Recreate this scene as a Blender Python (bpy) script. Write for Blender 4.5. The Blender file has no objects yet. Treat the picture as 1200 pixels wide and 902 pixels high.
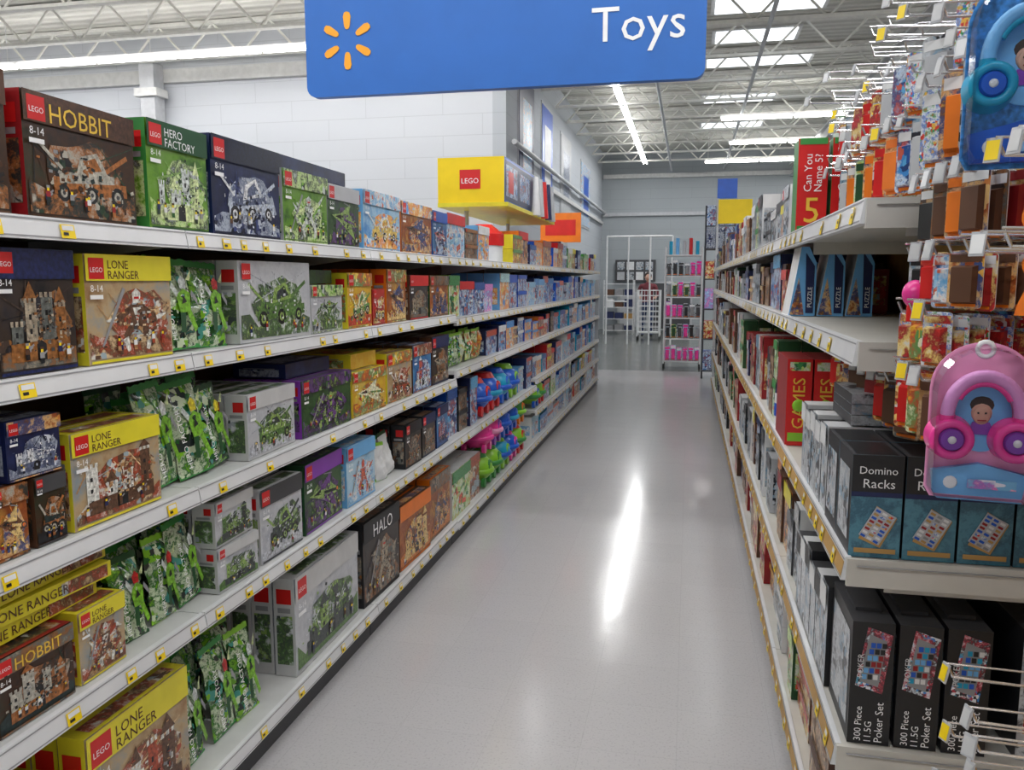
import bpy, math, random
from mathutils import Vector, Matrix, Euler
random.seed(11)
R = random.random
U = random.uniform
scene = bpy.context.scene
scene.view_settings.view_transform = 'Standard'

# ------------------------------------------------------------------ materials
MATS = {}
def new_mat(key):
    m = bpy.data.materials.new(key); m.use_nodes = True
    MATS[key] = m
    return m, m.node_tree.nodes, m.node_tree.links, m.node_tree.nodes['Principled BSDF']

def plain(key, col, rough=0.5, metal=0.0, var=0.08, scale=12.0, emit=0.0, coat=0.0):
    m, N, L, B = new_mat(key)
    g = N.new('ShaderNodeNewGeometry')
    n = N.new('ShaderNodeTexNoise'); n.inputs['Scale'].default_value = scale; n.inputs['Detail'].default_value = 3
    L.new(g.outputs['Position'], n.inputs['Vector'])
    r = N.new('ShaderNodeValToRGB')
    lo = [max(0, c * (1 - var)) for c in col]; hi = [min(1, c * (1 + var)) for c in col]
    r.color_ramp.elements[0].position = .3; r.color_ramp.elements[1].position = .7
    r.color_ramp.elements[0].color = (*lo, 1); r.color_ramp.elements[1].color = (*hi, 1)
    L.new(n.outputs['Fac'], r.inputs['Fac'])
    L.new(r.outputs['Color'], B.inputs['Base Color'])
    B.inputs['Roughness'].default_value = rough
    B.inputs['Metallic'].default_value = metal
    if coat: B.inputs['Coat Weight'].default_value = coat
    if emit:
        B.inputs['Emission Color'].default_value = (*col, 1)
        B.inputs['Emission Strength'].default_value = emit
    return m

def ramp_node(N, cs, a, b, mode):
    r = N.new('ShaderNodeValToRGB'); cr = r.color_ramp; cr.interpolation = mode
    k = len(cs)
    for i, c in enumerate(cs):
        p = a + (b - a) * i / (k - 1)
        if i < 2:
            e = cr.elements[i]; e.position = p
        else:
            e = cr.elements.new(p)
        e.color = (*c, 1)
    return r

def art(key, cols, scale=11.0, rough=0.3, vor=4.5, thr=.54, bg=(0, 1, 5), dk=.72):
    """printed carton artwork: six ink colours, a painted background and a busy version"""
    for i, c in enumerate(cols): plain('%s_%d' % (key, i), c, rough, var=.5, scale=110)
    m, N, L, B = new_mat(key + '_bg')
    g = N.new('ShaderNodeNewGeometry')
    n = N.new('ShaderNodeTexNoise'); n.inputs['Scale'].default_value = 9; n.inputs['Detail'].default_value = 10; n.inputs['Roughness'].default_value = .68
    L.new(g.outputs['Position'], n.inputs['Vector'])
    rr = ramp_node(N, [[q * dk for q in cols[bg[0]]], [q * dk for q in cols[bg[1]]], [q * dk for q in cols[bg[2]]]], .34, .66, 'LINEAR')
    L.new(n.outputs['Fac'], rr.inputs['Fac']); L.new(rr.outputs['Color'], B.inputs['Base Color']); B.inputs['Roughness'].default_value = rough
    m, N, L, B = new_mat(key)
    g = N.new('ShaderNodeNewGeometry')
    mp = N.new('ShaderNodeMapping'); mp.inputs['Location'].default_value = (U(0, 9), U(0, 9), U(0, 9))
    L.new(g.outputs['Position'], mp.inputs['Vector'])
    n = N.new('ShaderNodeTexNoise'); n.inputs['Scale'].default_value = scale * 1.4
    n.inputs['Detail'].default_value = 8; n.inputs['Roughness'].default_value = .74; n.inputs['Distortion'].default_value = .2
    L.new(mp.outputs['Vector'], n.inputs['Vector'])
    r1 = ramp_node(N, cols, .30, .70, 'LINEAR')
    L.new(n.outputs['Fac'], r1.inputs['Fac'])
    v = N.new('ShaderNodeTexVoronoi'); v.inputs['Scale'].default_value = scale * vor * 1.3; v.distance = 'CHEBYCHEV'
    L.new(mp.outputs['Vector'], v.inputs['Vector'])
    sp = N.new('ShaderNodeSeparateColor'); L.new(v.outputs['Color'], sp.inputs['Color'])
    c2 = cols[:]; random.shuffle(c2)
    r2 = ramp_node(N, c2, .0, .85, 'CONSTANT')
    L.new(sp.outputs['Red'], r2.inputs['Fac'])
    n2 = N.new('ShaderNodeTexNoise'); n2.inputs['Scale'].default_value = scale * 1.2; n2.inputs['Detail'].default_value = 4
    L.new(mp.outputs['Vector'], n2.inputs['Vector'])
    rm = N.new('ShaderNodeValToRGB'); rm.color_ramp.elements[0].position = thr; rm.color_ramp.elements[1].position = thr + .04
    L.new(n2.outputs['Fac'], rm.inputs['Fac'])
    mx = N.new('ShaderNodeMix'); mx.data_type = 'RGBA'
    L.new(rm.outputs['Color'], mx.inputs[0]); L.new(r1.outputs['Color'], mx.inputs[6]); L.new(r2.outputs['Color'], mx.inputs[7])
    L.new(mx.outputs[2], B.inputs['Base Color'])
    B.inputs['Roughness'].default_value = rough
    return m

K = (.012, .012, .015)
art('a_hobbit', [K, (.07, .028, .012), (.015, .03, .03), (.34, .12, .03), (.42, .40, .34), (.02, .05, .025)])
art('a_ranger', [(.45, .24, .10), (.66, .48, .27), (.12, .06, .035), (.40, .07, .03), (.70, .68, .62), (.34, .42, .46)])
art('a_hero', [(.02, .10, .02), (.18, .42, .03), (.60, .74, .35), (.02, .04, .02), (.56, .60, .58), (.25, .42, .12)])
art('a_herobag', [(.01, .04, .01), (.22, .52, .03), (.02, .12, .03), (.65, .75, .52), (.03, .04, .04), (.08, .34, .28)], scale=13, rough=.13, vor=3.2, thr=.5)
art('a_space', [(.008, .010, .030), (.012, .02, .09), (.45, .50, .58), (.10, .12, .2), (.68, .71, .76), (.03, .05, .18)])
art('a_white', [(.50, .51, .55), (.62, .63, .66), (.10, .20, .05), (.05, .06, .06), (.26, .40, .10), (.36, .38, .44)], dk=.9)
art('a_city', [(.08, .30, .68), (.45, .68, .85), (.80, .22, .03), (.85, .50, .12), (.80, .80, .78), (.12, .40, .76)], dk=.85)
art('a_orange', [(.62, .20, .04), (.36, .08, .02), (.80, .50, .20), (.05, .08, .22), (.14, .06, .03), (.74, .40, .08)])
art('a_pink', [(.85, .15, .40), (.95, .45, .62), (.50, .15, .55), (.20, .50, .75), (.9, .85, .9), (.75, .25, .6)])
art('a_turtle', [(.015, .05, .02), (.06, .15, .04), (.14, .05, .22), K, (.26, .40, .10), (.04, .025, .08)])
art('a_halo', [K, (.06, .04, .03), (.28, .11, .03), (.12, .13, .12), (.36, .30, .22), (.03, .03, .04)])
art('a_blue', [(.02, .09, .34), (.05, .24, .58), (.62, .70, .80), (.02, .05, .18), (.55, .10, .06), (.10, .38, .66)])
art('a_lblue', [(.25, .50, .72), (.52, .70, .82), (.13, .38, .66), (.78, .78, .76), (.6, .12, .06), (.34, .58, .78)], dk=.9)
art('a_yellow', [(.80, .58, .03), (.74, .40, .03), (.50, .06, .03), (.12, .28, .08), (.8, .75, .5), (.84, .64, .13)], dk=.85)
art('a_green', [(.05, .26, .07), (.22, .50, .13), (.75, .75, .70), (.48, .66, .18), (.7, .1, .05), (.02, .14, .05)])
art('a_red', [(.50, .02, .02), (.65, .04, .03), (.28, .01, .02), (.78, .58, .18), (.65, .65, .65), (.33, .015, .02)])
art('a_bw', [K, (.05, .05, .06), (.58, .61, .64), (.38, .38, .39), (.18, .32, .44), (.02, .02, .03)])
art('a_wood', [(.25, .11, .04), (.40, .21, .08), (.12, .05, .02), (.6, .4, .22), (.06, .03, .02), (.5, .22, .06)])
art('a_domino', [(.04, .13, .19), (.06, .20, .28), (.04, .12, .18), (.09, .26, .34), (.06, .18, .25), (.10, .28, .36)], scale=6, thr=.8)
art('a_chips', [(.05, .25, .65), (.8, .8, .85), (.5, .05, .08), (.02, .02, .03), (.75, .8, .85), (.1, .35, .5)], scale=26)
art('a_cards', [(.6, .04, .03), (.85, .5, .08), (.05, .2, .6), (.85, .85, .85), (.05, .35, .12), (.75, .06, .03)], scale=30)

plain('white', (.76, .76, .76), .45); plain('offwhite', (.56, .56, .56), .5)
plain('txt_white', (.9, .9, .9), .4, var=.02); plain('txt_black', (.01, .01, .01), .4); plain('txt_yellow', (.80, .52, .05), .4)
plain('red', (.62, .012, .012), .35); plain('dred', (.30, .012, .015), .4)
plain('yellow', (.76, .66, .03), .35); plain('syellow', (.90, .64, .0), .5, var=.03)
plain('green', (.04, .26, .05), .4); plain('lime', (.25, .56, .03), .3); plain('dgreen', (.012, .07, .02), .4)
plain('navy', (.010, .018, .085), .4); plain('black', (.014, .014, .016), .4); plain('dgrey', (.055, .055, .06), .5)
plain('grey', (.28, .28, .29), .5); plain('lgrey', (.48, .49, .51), .45)
plain('blue', (.01, .10, .55), .28); plain('lblue', (.16, .44, .78), .35); plain('teal', (.01, .33, .54), .28)
plain('orange', (.82, .19, .01), .35); plain('pink', (.86, .05, .32), .22); plain('lpink', (.86, .34, .56), .35)
plain('purple', (.22, .04, .38), .3); plain('lilac', (.72, .30, .62), .35); plain('brown', (.10, .04, .018), .5); plain('tanstrip', (.50, .29, .09), .5)
plain('shelf_w', (.60, .60, .59), .42, var=.05); plain('lip_w', (.70, .70, .71), .35, var=.04)
plain('shelf_beige', (.58, .56, .51), .45, var=.05)
plain('backpanel', (.10, .045, .02), .7, var=.2); plain('pegtan', (.52, .30, .09), .7, var=.2)
plain('pegwhite', (.5, .48, .44), .6)
plain('chrome', (.72, .72, .74), .25, metal=.9); plain('steelw', (.70, .70, .70), .4)
plain('joist', (.76, .75, .70), .6); plain('beam', (.60, .60, .59), .6)
plain('signblue', (.022, .14, .50), .45, var=.05, scale=5); plain('spark', (.92, .38, .015), .4, var=.02)
plain('tube', (1, .99, .97), .5, emit=16.0, var=.0); plain('skylight', (.92, .97, 1), .5, emit=2.0, var=.0)
plain('skin', (.60, .34, .24), .5); plain('hair', (.04, .02, .012), .6); plain('jeans', (.03, .05, .12), .8); plain('shirt', (.16, .03, .04), .8)
plain('rubber', (.02, .02, .02), .6); plain('doorgrey', (.38, .39, .39), .5)
m_, N_, L_, B_ = new_mat('clear')
tr = N_.new('ShaderNodeBsdfTransparent'); tr.inputs['Color'].default_value = (.97, .98, 1, 1); gl = N_.new('ShaderNodeBsdfGlossy'); gl.inputs['Roughness'].default_value = .05
mxs = N_.new('ShaderNodeMixShader'); fr = N_.new('ShaderNodeFresnel'); fr.inputs['IOR'].default_value = 1.3
L_.new(fr.outputs[0], mxs.inputs[0]); L_.new(tr.outputs[0], mxs.inputs[1]); L_.new(gl.outputs[0], mxs.inputs[2])
L_.new(mxs.outputs[0], N_['Material Output'].inputs['Surface'])

def floor_mat(key, c1, rough):
    m, N, L, B = new_mat(key)
    g = N.new('ShaderNodeNewGeometry')
    b = N.new('ShaderNodeTexBrick'); b.offset = 0; b.inputs['Scale'].default_value = 1.0
    b.inputs['Brick Width'].default_value = .305; b.inputs['Row Height'].default_value = .305
    b.inputs['Mortar Size'].default_value = .001
    b.inputs['Color1'].default_value = (*c1, 1); b.inputs['Color2'].default_value = (*[c * .97 for c in c1], 1)
    b.inputs['Mortar'].default_value = (*[c * .88 for c in c1], 1)
    L.new(g.outputs['Position'], b.inputs['Vector'])
    n = N.new('ShaderNodeTexNoise'); n.inputs['Scale'].default_value = 120; n.inputs['Detail'].default_value = 3
    L.new(g.outputs['Position'], n.inputs['Vector'])
    r = N.new('ShaderNodeValToRGB'); r.color_ramp.elements[0].position = .30; r.color_ramp.elements[1].position = .46
    r.color_ramp.elements[0].color = (.84, .84, .84, 1); r.color_ramp.elements[1].color = (1, 1, 1, 1)
    L.new(n.outputs['Fac'], r.inputs['Fac'])
    mx = N.new('ShaderNodeMix'); mx.data_type = 'RGBA'; mx.blend_type = 'MULTIPLY'; mx.inputs[0].default_value = 1
    L.new(b.outputs['Color'], mx.inputs[6]); L.new(r.outputs['Color'], mx.inputs[7])
    L.new(mx.outputs[2], B.inputs['Base Color'])
    n2 = N.new('ShaderNodeTexNoise'); n2.inputs['Scale'].default_value = 1.5; n2.inputs['Detail'].default_value = 2
    L.new(g.outputs['Position'], n2.inputs['Vector'])
    mr = N.new('ShaderNodeMapRange'); mr.inputs['To Min'].default_value = rough * .7; mr.inputs['To Max'].default_value = rough * 1.3
    L.new(n2.outputs['Fac'], mr.inputs['Value']); L.new(mr.outputs['Result'], B.inputs['Roughness'])
    bp = N.new('ShaderNodeBump'); bp.inputs['Strength'].default_value = .06; bp.inputs['Distance'].default_value = .02
    n5 = N.new('ShaderNodeTexNoise'); n5.inputs['Scale'].default_value = 7; L.new(g.outputs['Position'], n5.inputs['Vector'])
    L.new(n5.outputs['Fac'], bp.inputs['Height']); L.new(bp.outputs['Normal'], B.inputs['Normal'])
    B.inputs['IOR'].default_value = 1.62
floor_mat('floor_vinyl', (.52, .505, .51), .16)
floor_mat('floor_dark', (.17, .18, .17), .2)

def block_wall(key, axis, col):
    m, N, L, B = new_mat(key)
    g = N.new('ShaderNodeNewGeometry'); s = N.new('ShaderNodeSeparateXYZ'); c = N.new('ShaderNodeCombineXYZ')
    L.new(g.outputs['Position'], s.inputs[0]); L.new(s.outputs[axis], c.inputs[0]); L.new(s.outputs['Z'], c.inputs[1])
    b = N.new('ShaderNodeTexBrick'); b.inputs['Scale'].default_value = 1
    b.inputs['Brick Width'].default_value = 1.2; b.inputs['Row Height'].default_value = .3; b.inputs['Mortar Size'].default_value = .006
    b.inputs['Color1'].default_value = (*col, 1); b.inputs['Color2'].default_value = (*[x * .985 for x in col], 1)
    b.inputs['Mortar'].default_value = (*[x * .86 for x in col], 1)
    L.new(c.outputs[0], b.inputs['Vector']); L.new(b.outputs['Color'], B.inputs['Base Color'])
    bp = N.new('ShaderNodeBump'); bp.inputs['Strength'].default_value = .1; bp.inputs['Distance'].default_value = .005; bp.invert = True
    L.new(b.outputs['Fac'], bp.inputs['Height']); L.new(bp.outputs['Normal'], B.inputs['Normal'])
    B.inputs['Roughness'].default_value = .7
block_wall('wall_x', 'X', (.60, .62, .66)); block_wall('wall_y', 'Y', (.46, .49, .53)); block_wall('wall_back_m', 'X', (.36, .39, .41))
def deck_mat():
    m, N, L, B = new_mat('deck')
    g = N.new('ShaderNodeNewGeometry'); w = N.new('ShaderNodeTexWave'); w.bands_direction = 'Y'; w.inputs['Scale'].default_value = 1.6
    L.new(g.outputs['Position'], w.inputs['Vector'])
    r = N.new('ShaderNodeValToRGB'); r.color_ramp.elements[0].color = (.55, .54, .49, 1); r.color_ramp.elements[1].color = (.72, .71, .66, 1)
    L.new(w.outputs['Fac'], r.inputs['Fac']); L.new(r.outputs['Color'], B.inputs['Base Color'])
    bp = N.new('ShaderNodeBump'); bp.inputs['Strength'].default_value = .8; bp.inputs['Distance'].default_value = .04
    L.new(w.outputs['Fac'], bp.inputs['Height']); L.new(bp.outputs['Normal'], B.inputs['Normal'])
    B.inputs['Roughness'].default_value = .7
deck_mat()

# ------------------------------------------------------------------ mesh builder
_tc = {}
def text_geo(s):
    if s in _tc: return _tc[s]
    cu = bpy.data.curves.new('t', 'FONT'); cu.body = s; cu.size = 1; cu.resolution_u = 2
    ob = bpy.data.objects.new('t', cu); scene.collection.objects.link(ob)
    dg = bpy.context.evaluated_depsgraph_get(); dg.update()
    me = bpy.data.meshes.new_from_object(ob.evaluated_get(dg))
    vs = [v.co.copy() for v in me.vertices]; fs = [tuple(p.vertices) for p in me.polygons]
    x0 = min(v.x for v in vs); x1 = max(v.x for v in vs); y0 = min(v.y for v in vs); y1 = max(v.y for v in vs)
    bpy.data.objects.remove(ob); bpy.data.curves.remove(cu); bpy.data.meshes.remove(me)
    _tc[s] = ([(v.x - x0, v.y - y0) for v in vs], fs, x1 - x0, y1 - y0)
    return _tc[s]

I4 = Matrix.Identity(4)
class MB:
    def __init__(s): s.v = []; s.f = []; s.mi = []; s.sm = []; s.mats = []
    def idx(s, k):
        if k not in s.mats: s.mats.append(k)
        return s.mats.index(k)
    def add(s, M, vs, fs, mat, smooth=False):
        o = len(s.v)
        s.v += [tuple(M @ Vector(v)) for v in vs]
        for i, f in enumerate(fs):
            s.f.append(tuple(o + a for a in f))
            s.mi.append(s.idx(mat[i] if isinstance(mat, list) else mat)); s.sm.append(smooth)
    def box(s, M, x0, x1, y0, y1, z0, z1, mat):
        vs = [(x0, y0, z0), (x1, y0, z0), (x1, y1, z0), (x0, y1, z0), (x0, y0, z1), (x1, y0, z1), (x1, y1, z1), (x0, y1, z1)]
        fs = [(0, 1, 5, 4), (2, 3, 7, 6), (3, 0, 4, 7), (1, 2, 6, 5), (3, 2, 1, 0), (4, 5, 6, 7)]
        s.add(M, vs, fs, mat)
    def fq(s, M, x0, x1, z0, z1, y, mat): s.add(M, [(x0, y, z0), (x1, y, z0), (x1, y, z1), (x0, y, z1)], [(0, 1, 2, 3)], mat)
    def sq(s, M, y0, y1, z0, z1, x, mat): s.add(M, [(x, y1, z0), (x, y0, z0), (x, y0, z1), (x, y1, z1)], [(0, 1, 2, 3)], mat)
    def tq(s, M, x0, x1, y0, y1, z, mat): s.add(M, [(x0, y0, z), (x1, y0, z), (x1, y1, z), (x0, y1, z)], [(0, 1, 2, 3)], mat)
    def cyl(s, M, p0, p1, r, seg, mat, r2=None, caps=True):
        p0 = Vector(p0); p1 = Vector(p1); d = p1 - p0
        q = d.to_track_quat('Z', 'Y').to_matrix()
        r2 = r if r2 is None else r2
        vs = []
        for (p, rr) in ((p0, r), (p1, r2)):
            for i in range(seg):
                a = 2 * math.pi * i / seg
                vs.append(p + q @ Vector((rr * math.cos(a), rr * math.sin(a), 0)))
        fs = [(i, (i + 1) % seg, seg + (i + 1) % seg, seg + i) for i in range(seg)]
        s.add(M, vs, fs, mat, seg > 6)
        if caps: s.add(M, vs, [tuple(reversed(range(seg))), tuple(range(seg, 2 * seg))], mat)
    def tube(s, M, pts, r, seg, mat):
        for a, b in zip(pts[:-1], pts[1:]): s.cyl(M, a, b, r, seg, mat)
    def sphere(s, M, c, r, mat, seg=14, rings=9, sc=(1, 1, 1), t0=0.0, t1=math.pi):
        vs = []; fs = []
        for j in range(rings + 1):
            t = t0 + (t1 - t0) * j / rings
            for i in range(seg):
                a = 2 * math.pi * i / seg
                vs.append((c[0] + r * sc[0] * math.sin(t) * math.cos(a), c[1] + r * sc[1] * math.sin(t) * math.sin(a), c[2] + r * sc[2] * math.cos(t)))
        for j in range(rings):
            for i in range(seg):
                fs.append((j * seg + i, (j + 1) * seg + i, (j + 1) * seg + (i + 1) % seg, j * seg + (i + 1) % seg))
        s.add(M, vs, fs, mat, True)
    def torus(s, M, c, Rr, r, mat, axis='z', seg=20, rs=8, sc=1.0):
        vs = []; fs = []
        for i in range(seg):
            a = 2 * math.pi * i / seg
            for j in range(rs):
                b = 2 * math.pi * j / rs
                x = (Rr + r * math.cos(b)) * math.cos(a); y = (Rr + r * math.cos(b)) * math.sin(a); z = r * math.sin(b) * sc
                p = (x, y, z) if axis == 'z' else ((x, z, y) if axis == 'y' else (z, x, y))
                vs.append((c[0] + p[0], c[1] + p[1], c[2] + p[2]))
        for i in range(seg):
            for j in range(rs):
                fs.append((i * rs + j, ((i + 1) % seg) * rs + j, ((i + 1) % seg) * rs + (j + 1) % rs, i * rs + (j + 1) % rs))
        s.add(M, vs, fs, mat, True)
    def poly(s, M, pts, y0, y1, mat, side=None):
        n = len(pts)
        vs = [(p[0], y0, p[1]) for p in pts] + [(p[0], y1, p[1]) for p in pts]
        s.add(M, vs, [tuple(range(n)), tuple(reversed(range(n, 2 * n)))], mat)
        s.add(M, vs, [(i, n + i, n + (i + 1) % n, (i + 1) % n) for i in range(n)], side or mat)
    def text(s, M, txt, x, z, h, y, mat, maxw=None, rot=False, center=False):
        vs, fs, w, hh = text_geo(txt)
        k = h / hh
        if maxw and w * k > maxw: k = maxw / w
        if rot:
            s.add(M, [(x + h - v[1] * k, y, z + v[0] * k) for v in vs], fs, mat)
        else:
            ox = x - w * k / 2 if center else x
            s.add(M, [(ox + v[0] * k, y, z + v[1] * k) for v in vs], fs, mat)
    def build(s, name, parent=None):
        xs = [v[0] for v in s.v]; ys = [v[1] for v in s.v]; zs = [v[2] for v in s.v]
        o = Vector(((min(xs) + max(xs)) / 2, (min(ys) + max(ys)) / 2, min(zs)))
        me = bpy.data.meshes.new(name)
        me.from_pydata([tuple(Vector(v) - o) for v in s.v], [], s.f)
        for k in s.mats: me.materials.append(MATS[k])
        me.polygons.foreach_set('material_index', s.mi); me.polygons.foreach_set('use_smooth', s.sm)
        me.update()
        ob = bpy.data.objects.new(name, me); scene.collection.objects.link(ob)
        ob.location = o
        if parent:
            ob.parent = parent; ob.matrix_parent_inverse = Matrix.Translation(parent.location).inverted()
        return ob

T = lambda x, y, z: Matrix.Translation((x, y, z))
RZ = lambda a: Matrix.Rotation(math.radians(a), 4, 'Z')
def ML(x, y, z, j=0): return T(x, y, z) @ RZ(90 + j)
def MR(x, y, z, j=0): return T(x, y, z) @ RZ(-90 + j)

def rrect(w, h, r, n=4):
    pts = []
    for cx, cz, a0 in ((w - r, r, -90), (w - r, h - r, 0), (r, h - r, 90), (r, r, 180)):
        for i in range(n + 1):
            a = math.radians(a0 + 90 * i / n); pts.append((cx + r * math.cos(a), cz + r * math.sin(a)))
    return pts

# ------------------------------------------------------------------ products
def artwork(mb, M, w, h, a, n=46, z0=.05, z1=.74, y=-.0014):
    """printed picture: ground, busy scenery, a brick-built model (vehicle, fortress, robot or ship), small parts, figures"""
    state = [y]
    X0, X1, Z0, Z1 = w * .02, w * .98, z0 * h, z1 * h
    ch = Z1 - Z0
    C = lambda k: '%s_%d' % (a, k)
    def P(pts, mt):
        state[0] -= .00002
        mb.add(M, [(max(X0, min(X1, p[0])), state[0], max(Z0, min(Z1, p[1]))) for p in pts], [tuple(range(len(pts)))], mt)
    def seg(x0, za, x1, zb, wd, mt, wd2=None):
        d = Vector((x1 - x0, zb - za)); l = max(d.length, 1e-5); nn = Vector((-d.y, d.x)) / l; wd2 = wd if wd2 is None else wd2
        P([(x0 + nn.x * wd, za + nn.y * wd), (x0 - nn.x * wd, za - nn.y * wd), (x1 - nn.x * wd2, zb - nn.y * wd2), (x1 + nn.x * wd2, zb + nn.y * wd2)], mt)
    def disc(cx, cz, r, mt, k=10): P([(cx + r * math.cos(6.2832 * i / k), cz + r * math.sin(6.2832 * i / k)) for i in range(k)], mt)
    if n < 20:
        for i in range(n):
            cx = U(.2, .85) * w; cz = Z0 + ch * U(.15, .8); s = min(w, h) * U(.05, .16)
            seg(cx - s, cz - U(-s, s) * .6, cx + s, cz + U(-s, s) * .6, s * U(.2, .6), C(random.randrange(6)))
        return
    pts = [(X0, Z0), (X1, Z0)] + [(X1 - (X1 - X0) * i / 9, Z0 + ch * U(.12, .36)) for i in range(10)]
    P(pts, a if R() < .6 else C(random.choice([0, 2])))
    cx0 = w * U(.5, .62); cz0 = Z0 + ch * .50; g = 18
    P([(cx0 + w * .36 * math.cos(6.283 * i / g) * U(.8, 1.1), cz0 + ch * .40 * math.sin(6.283 * i / g) * U(.8, 1.1)) for i in range(g)], a)
    for i in range(6): seg(U(0, w), Z0 + ch * U(.3, .6), U(0, w), Z0 + ch * U(.6, 1), ch * U(.004, .02), C(random.choice([0, 1, 5])), 0.001)
    kind = random.choice(['vehicle', 'fort', 'robot', 'ship'])
    cm = random.choice([3, 4, 2]); cl = 4; cd = random.choice([2, 3]) if a != 'a_hobbit' else 3
    U1 = min(w, h * 1.3)
    if kind == 'vehicle':
        t = U(-.06, .10) * h; bx0, bx1 = w * .22, w * .90; bz = Z0 + ch * .34
        seg(bx0, bz, bx1, bz + t, ch * .10, C(cd), ch * .08); seg(bx0 + w * .05, bz + ch * .10, bx1 - w * .12, bz + ch * .12 + t, ch * .07, C(cm), ch * .05)
        P([(w * .42, bz + ch * .15), (w * .72, bz + ch * .17 + t), (w * .62, bz + ch * .42 + t), (w * .46, bz + ch * .38)], C(cl)); P([(w * .48, bz + ch * .2), (w * .66, bz + ch * .21 + t), (w * .60, bz + ch * .36 + t), (w * .50, bz + ch * .33)], C(3))
        seg(w * .3, bz + ch * .2, w * .12, bz + ch * .45, ch * .022, C(cl)); seg(w * .7, bz + ch * .25, w * .92, bz + ch * .48, ch * .03, C(cd))
        for q in range(3):
            wx = bx0 + (bx1 - bx0) * (.12 + q * .37); wz = bz - ch * .08 + t * (.1 + q * .37); r = ch * U(.10, .13)
            disc(wx, wz, r, 'black'); disc(wx, wz, r * .55, C(cl)); disc(wx, wz, r * .25, 'dgrey')
    elif kind == 'fort':
        for q in range(4):
            tx = w * (.22 + q * .19 + U(-.03, .03)); tw = w * U(.04, .08); th = ch * U(.40, .85)
            P([(tx - tw, Z0 + ch * .12), (tx + tw, Z0 + ch * .12), (tx + tw, Z0 + th), (tx - tw, Z0 + th)], C([cm, cl, cm, cd][q]))
            for c in range(3): P([(tx - tw * 1.15 + c * tw * .85, Z0 + th), (tx - tw * .65 + c * tw * .85, Z0 + th), (tx - tw * .65 + c * tw * .85, Z0 + th + ch * .06), (tx - tw * 1.15 + c * tw * .85, Z0 + th + ch * .06)], C(cl))
            if q % 2: P([(tx - tw * 1.2, Z0 + th + ch * .05), (tx + tw * 1.2, Z0 + th + ch * .05), (tx, Z0 + th + ch * .24)], C(cd))
            for c in range(3): seg(tx - tw * .15, Z0 + th * (.3 + c * .22), tx - tw * .15, Z0 + th * (.3 + c * .22) + ch * .06, tw * .22, 'black')
        P([(w * .15, Z0 + ch * .08), (w * .9, Z0 + ch * .08), (w * .9, Z0 + ch * .32), (w * .15, Z0 + ch * .28)], C(cd)); P([(w * .46, Z0 + ch * .08), (w * .58, Z0 + ch * .08), (w * .58, Z0 + ch * .26), (w * .52, Z0 + ch * .31), (w * .46, Z0 + ch * .26)], 'black')
    elif kind == 'robot':
        cx = w * .56; hz = Z0 + ch * .62
        for sx in (-1, 1):
            seg(cx + sx * U1 * .05, Z0 + ch * .42, cx + sx * U1 * .15, Z0 + ch * .24, ch * .055, C(cm)); seg(cx + sx * U1 * .15, Z0 + ch * .24, cx + sx * U1 * .11, Z0 + ch * .06, ch * .06, C(cl), ch * .03)
            ex, ez = cx + sx * U1 * .24, hz + ch * U(-.15, .15); seg(cx + sx * U1 * .08, hz, ex, ez, ch * .045, C(cd)); seg(ex, ez, ex + sx * U1 * .12, ez + ch * U(-.1, .2), ch * .04, C(cl), ch * .01)
        P([(cx - U1 * .10, hz + ch * .06), (cx + U1 * .10, hz + ch * .06), (cx + U1 * .06, Z0 + ch * .36), (cx - U1 * .06, Z0 + ch * .36)], C(cm)); P([(cx - U1 * .05, hz + ch * .02), (cx + U1 * .05, hz + ch * .02), (cx, Z0 + ch * .42)], C(cl))
        P([(cx - U1 * .045, hz + ch * .08), (cx + U1 * .045, hz + ch * .08), (cx + U1 * .05, hz + ch * .22), (cx, hz + ch * .28), (cx - U1 * .05, hz + ch * .22)], C(cl)); seg(cx - U1 * .03, hz + ch * .15, cx + U1 * .03, hz + ch * .15, ch * .015, 'red')
        seg(w * .15, Z0 + ch * .15, w * .42, Z0 + ch * .9, ch * .018, 'grey', ch * .03)
    else:
        cx, cz = w * .55, Z0 + ch * .55
        P([(w * .12, cz + ch * .10), (w * .62, cz + ch * .22), (w * .95, cz - ch * .10), (w * .55, cz - ch * .14)], C(cl)); P([(w * .35, cz + ch * .12), (w * .70, cz + ch * .42), (w * .66, cz + ch * .08)], C(cm))
        P([(w * .42, cz - ch * .08), (w * .85, cz - ch * .42), (w * .72, cz - ch * .04)], C(cm)); P([(w * .22, cz + ch * .08), (w * .40, cz + ch * .14), (w * .42, cz + ch * .02)], 'black')
        seg(w * .5, cz + ch * .03, w * .9, cz - ch * .06, ch * .03, C(cd)); disc(w * .86, cz - ch * .04, ch * .07, 'dgrey'); disc(w * .86, cz - ch * .04, ch * .04, 'orange'); seg(w * .72, cz + ch * .36, w * .50, cz + ch * .42, ch * .012, 'grey')
    for i in range(n * 2):
        cx = random.gauss(cx0, w * .17); cz = random.gauss(cz0 - ch * .06, ch * .16); s = U1 * U(.006, .022)
        an = random.choice([0, 0, .35, -.35, 1.57]); dx, dz = s * math.cos(an), s * math.sin(an)
        seg(cx - dx, cz - dz, cx + dx, cz + dz, s * U(.25, .8), C(random.choice([0, 1, 2, 3, 3, 4, 4, 2])) if R() < .9 else random.choice(['black', 'dgrey', 'grey']))
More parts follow.
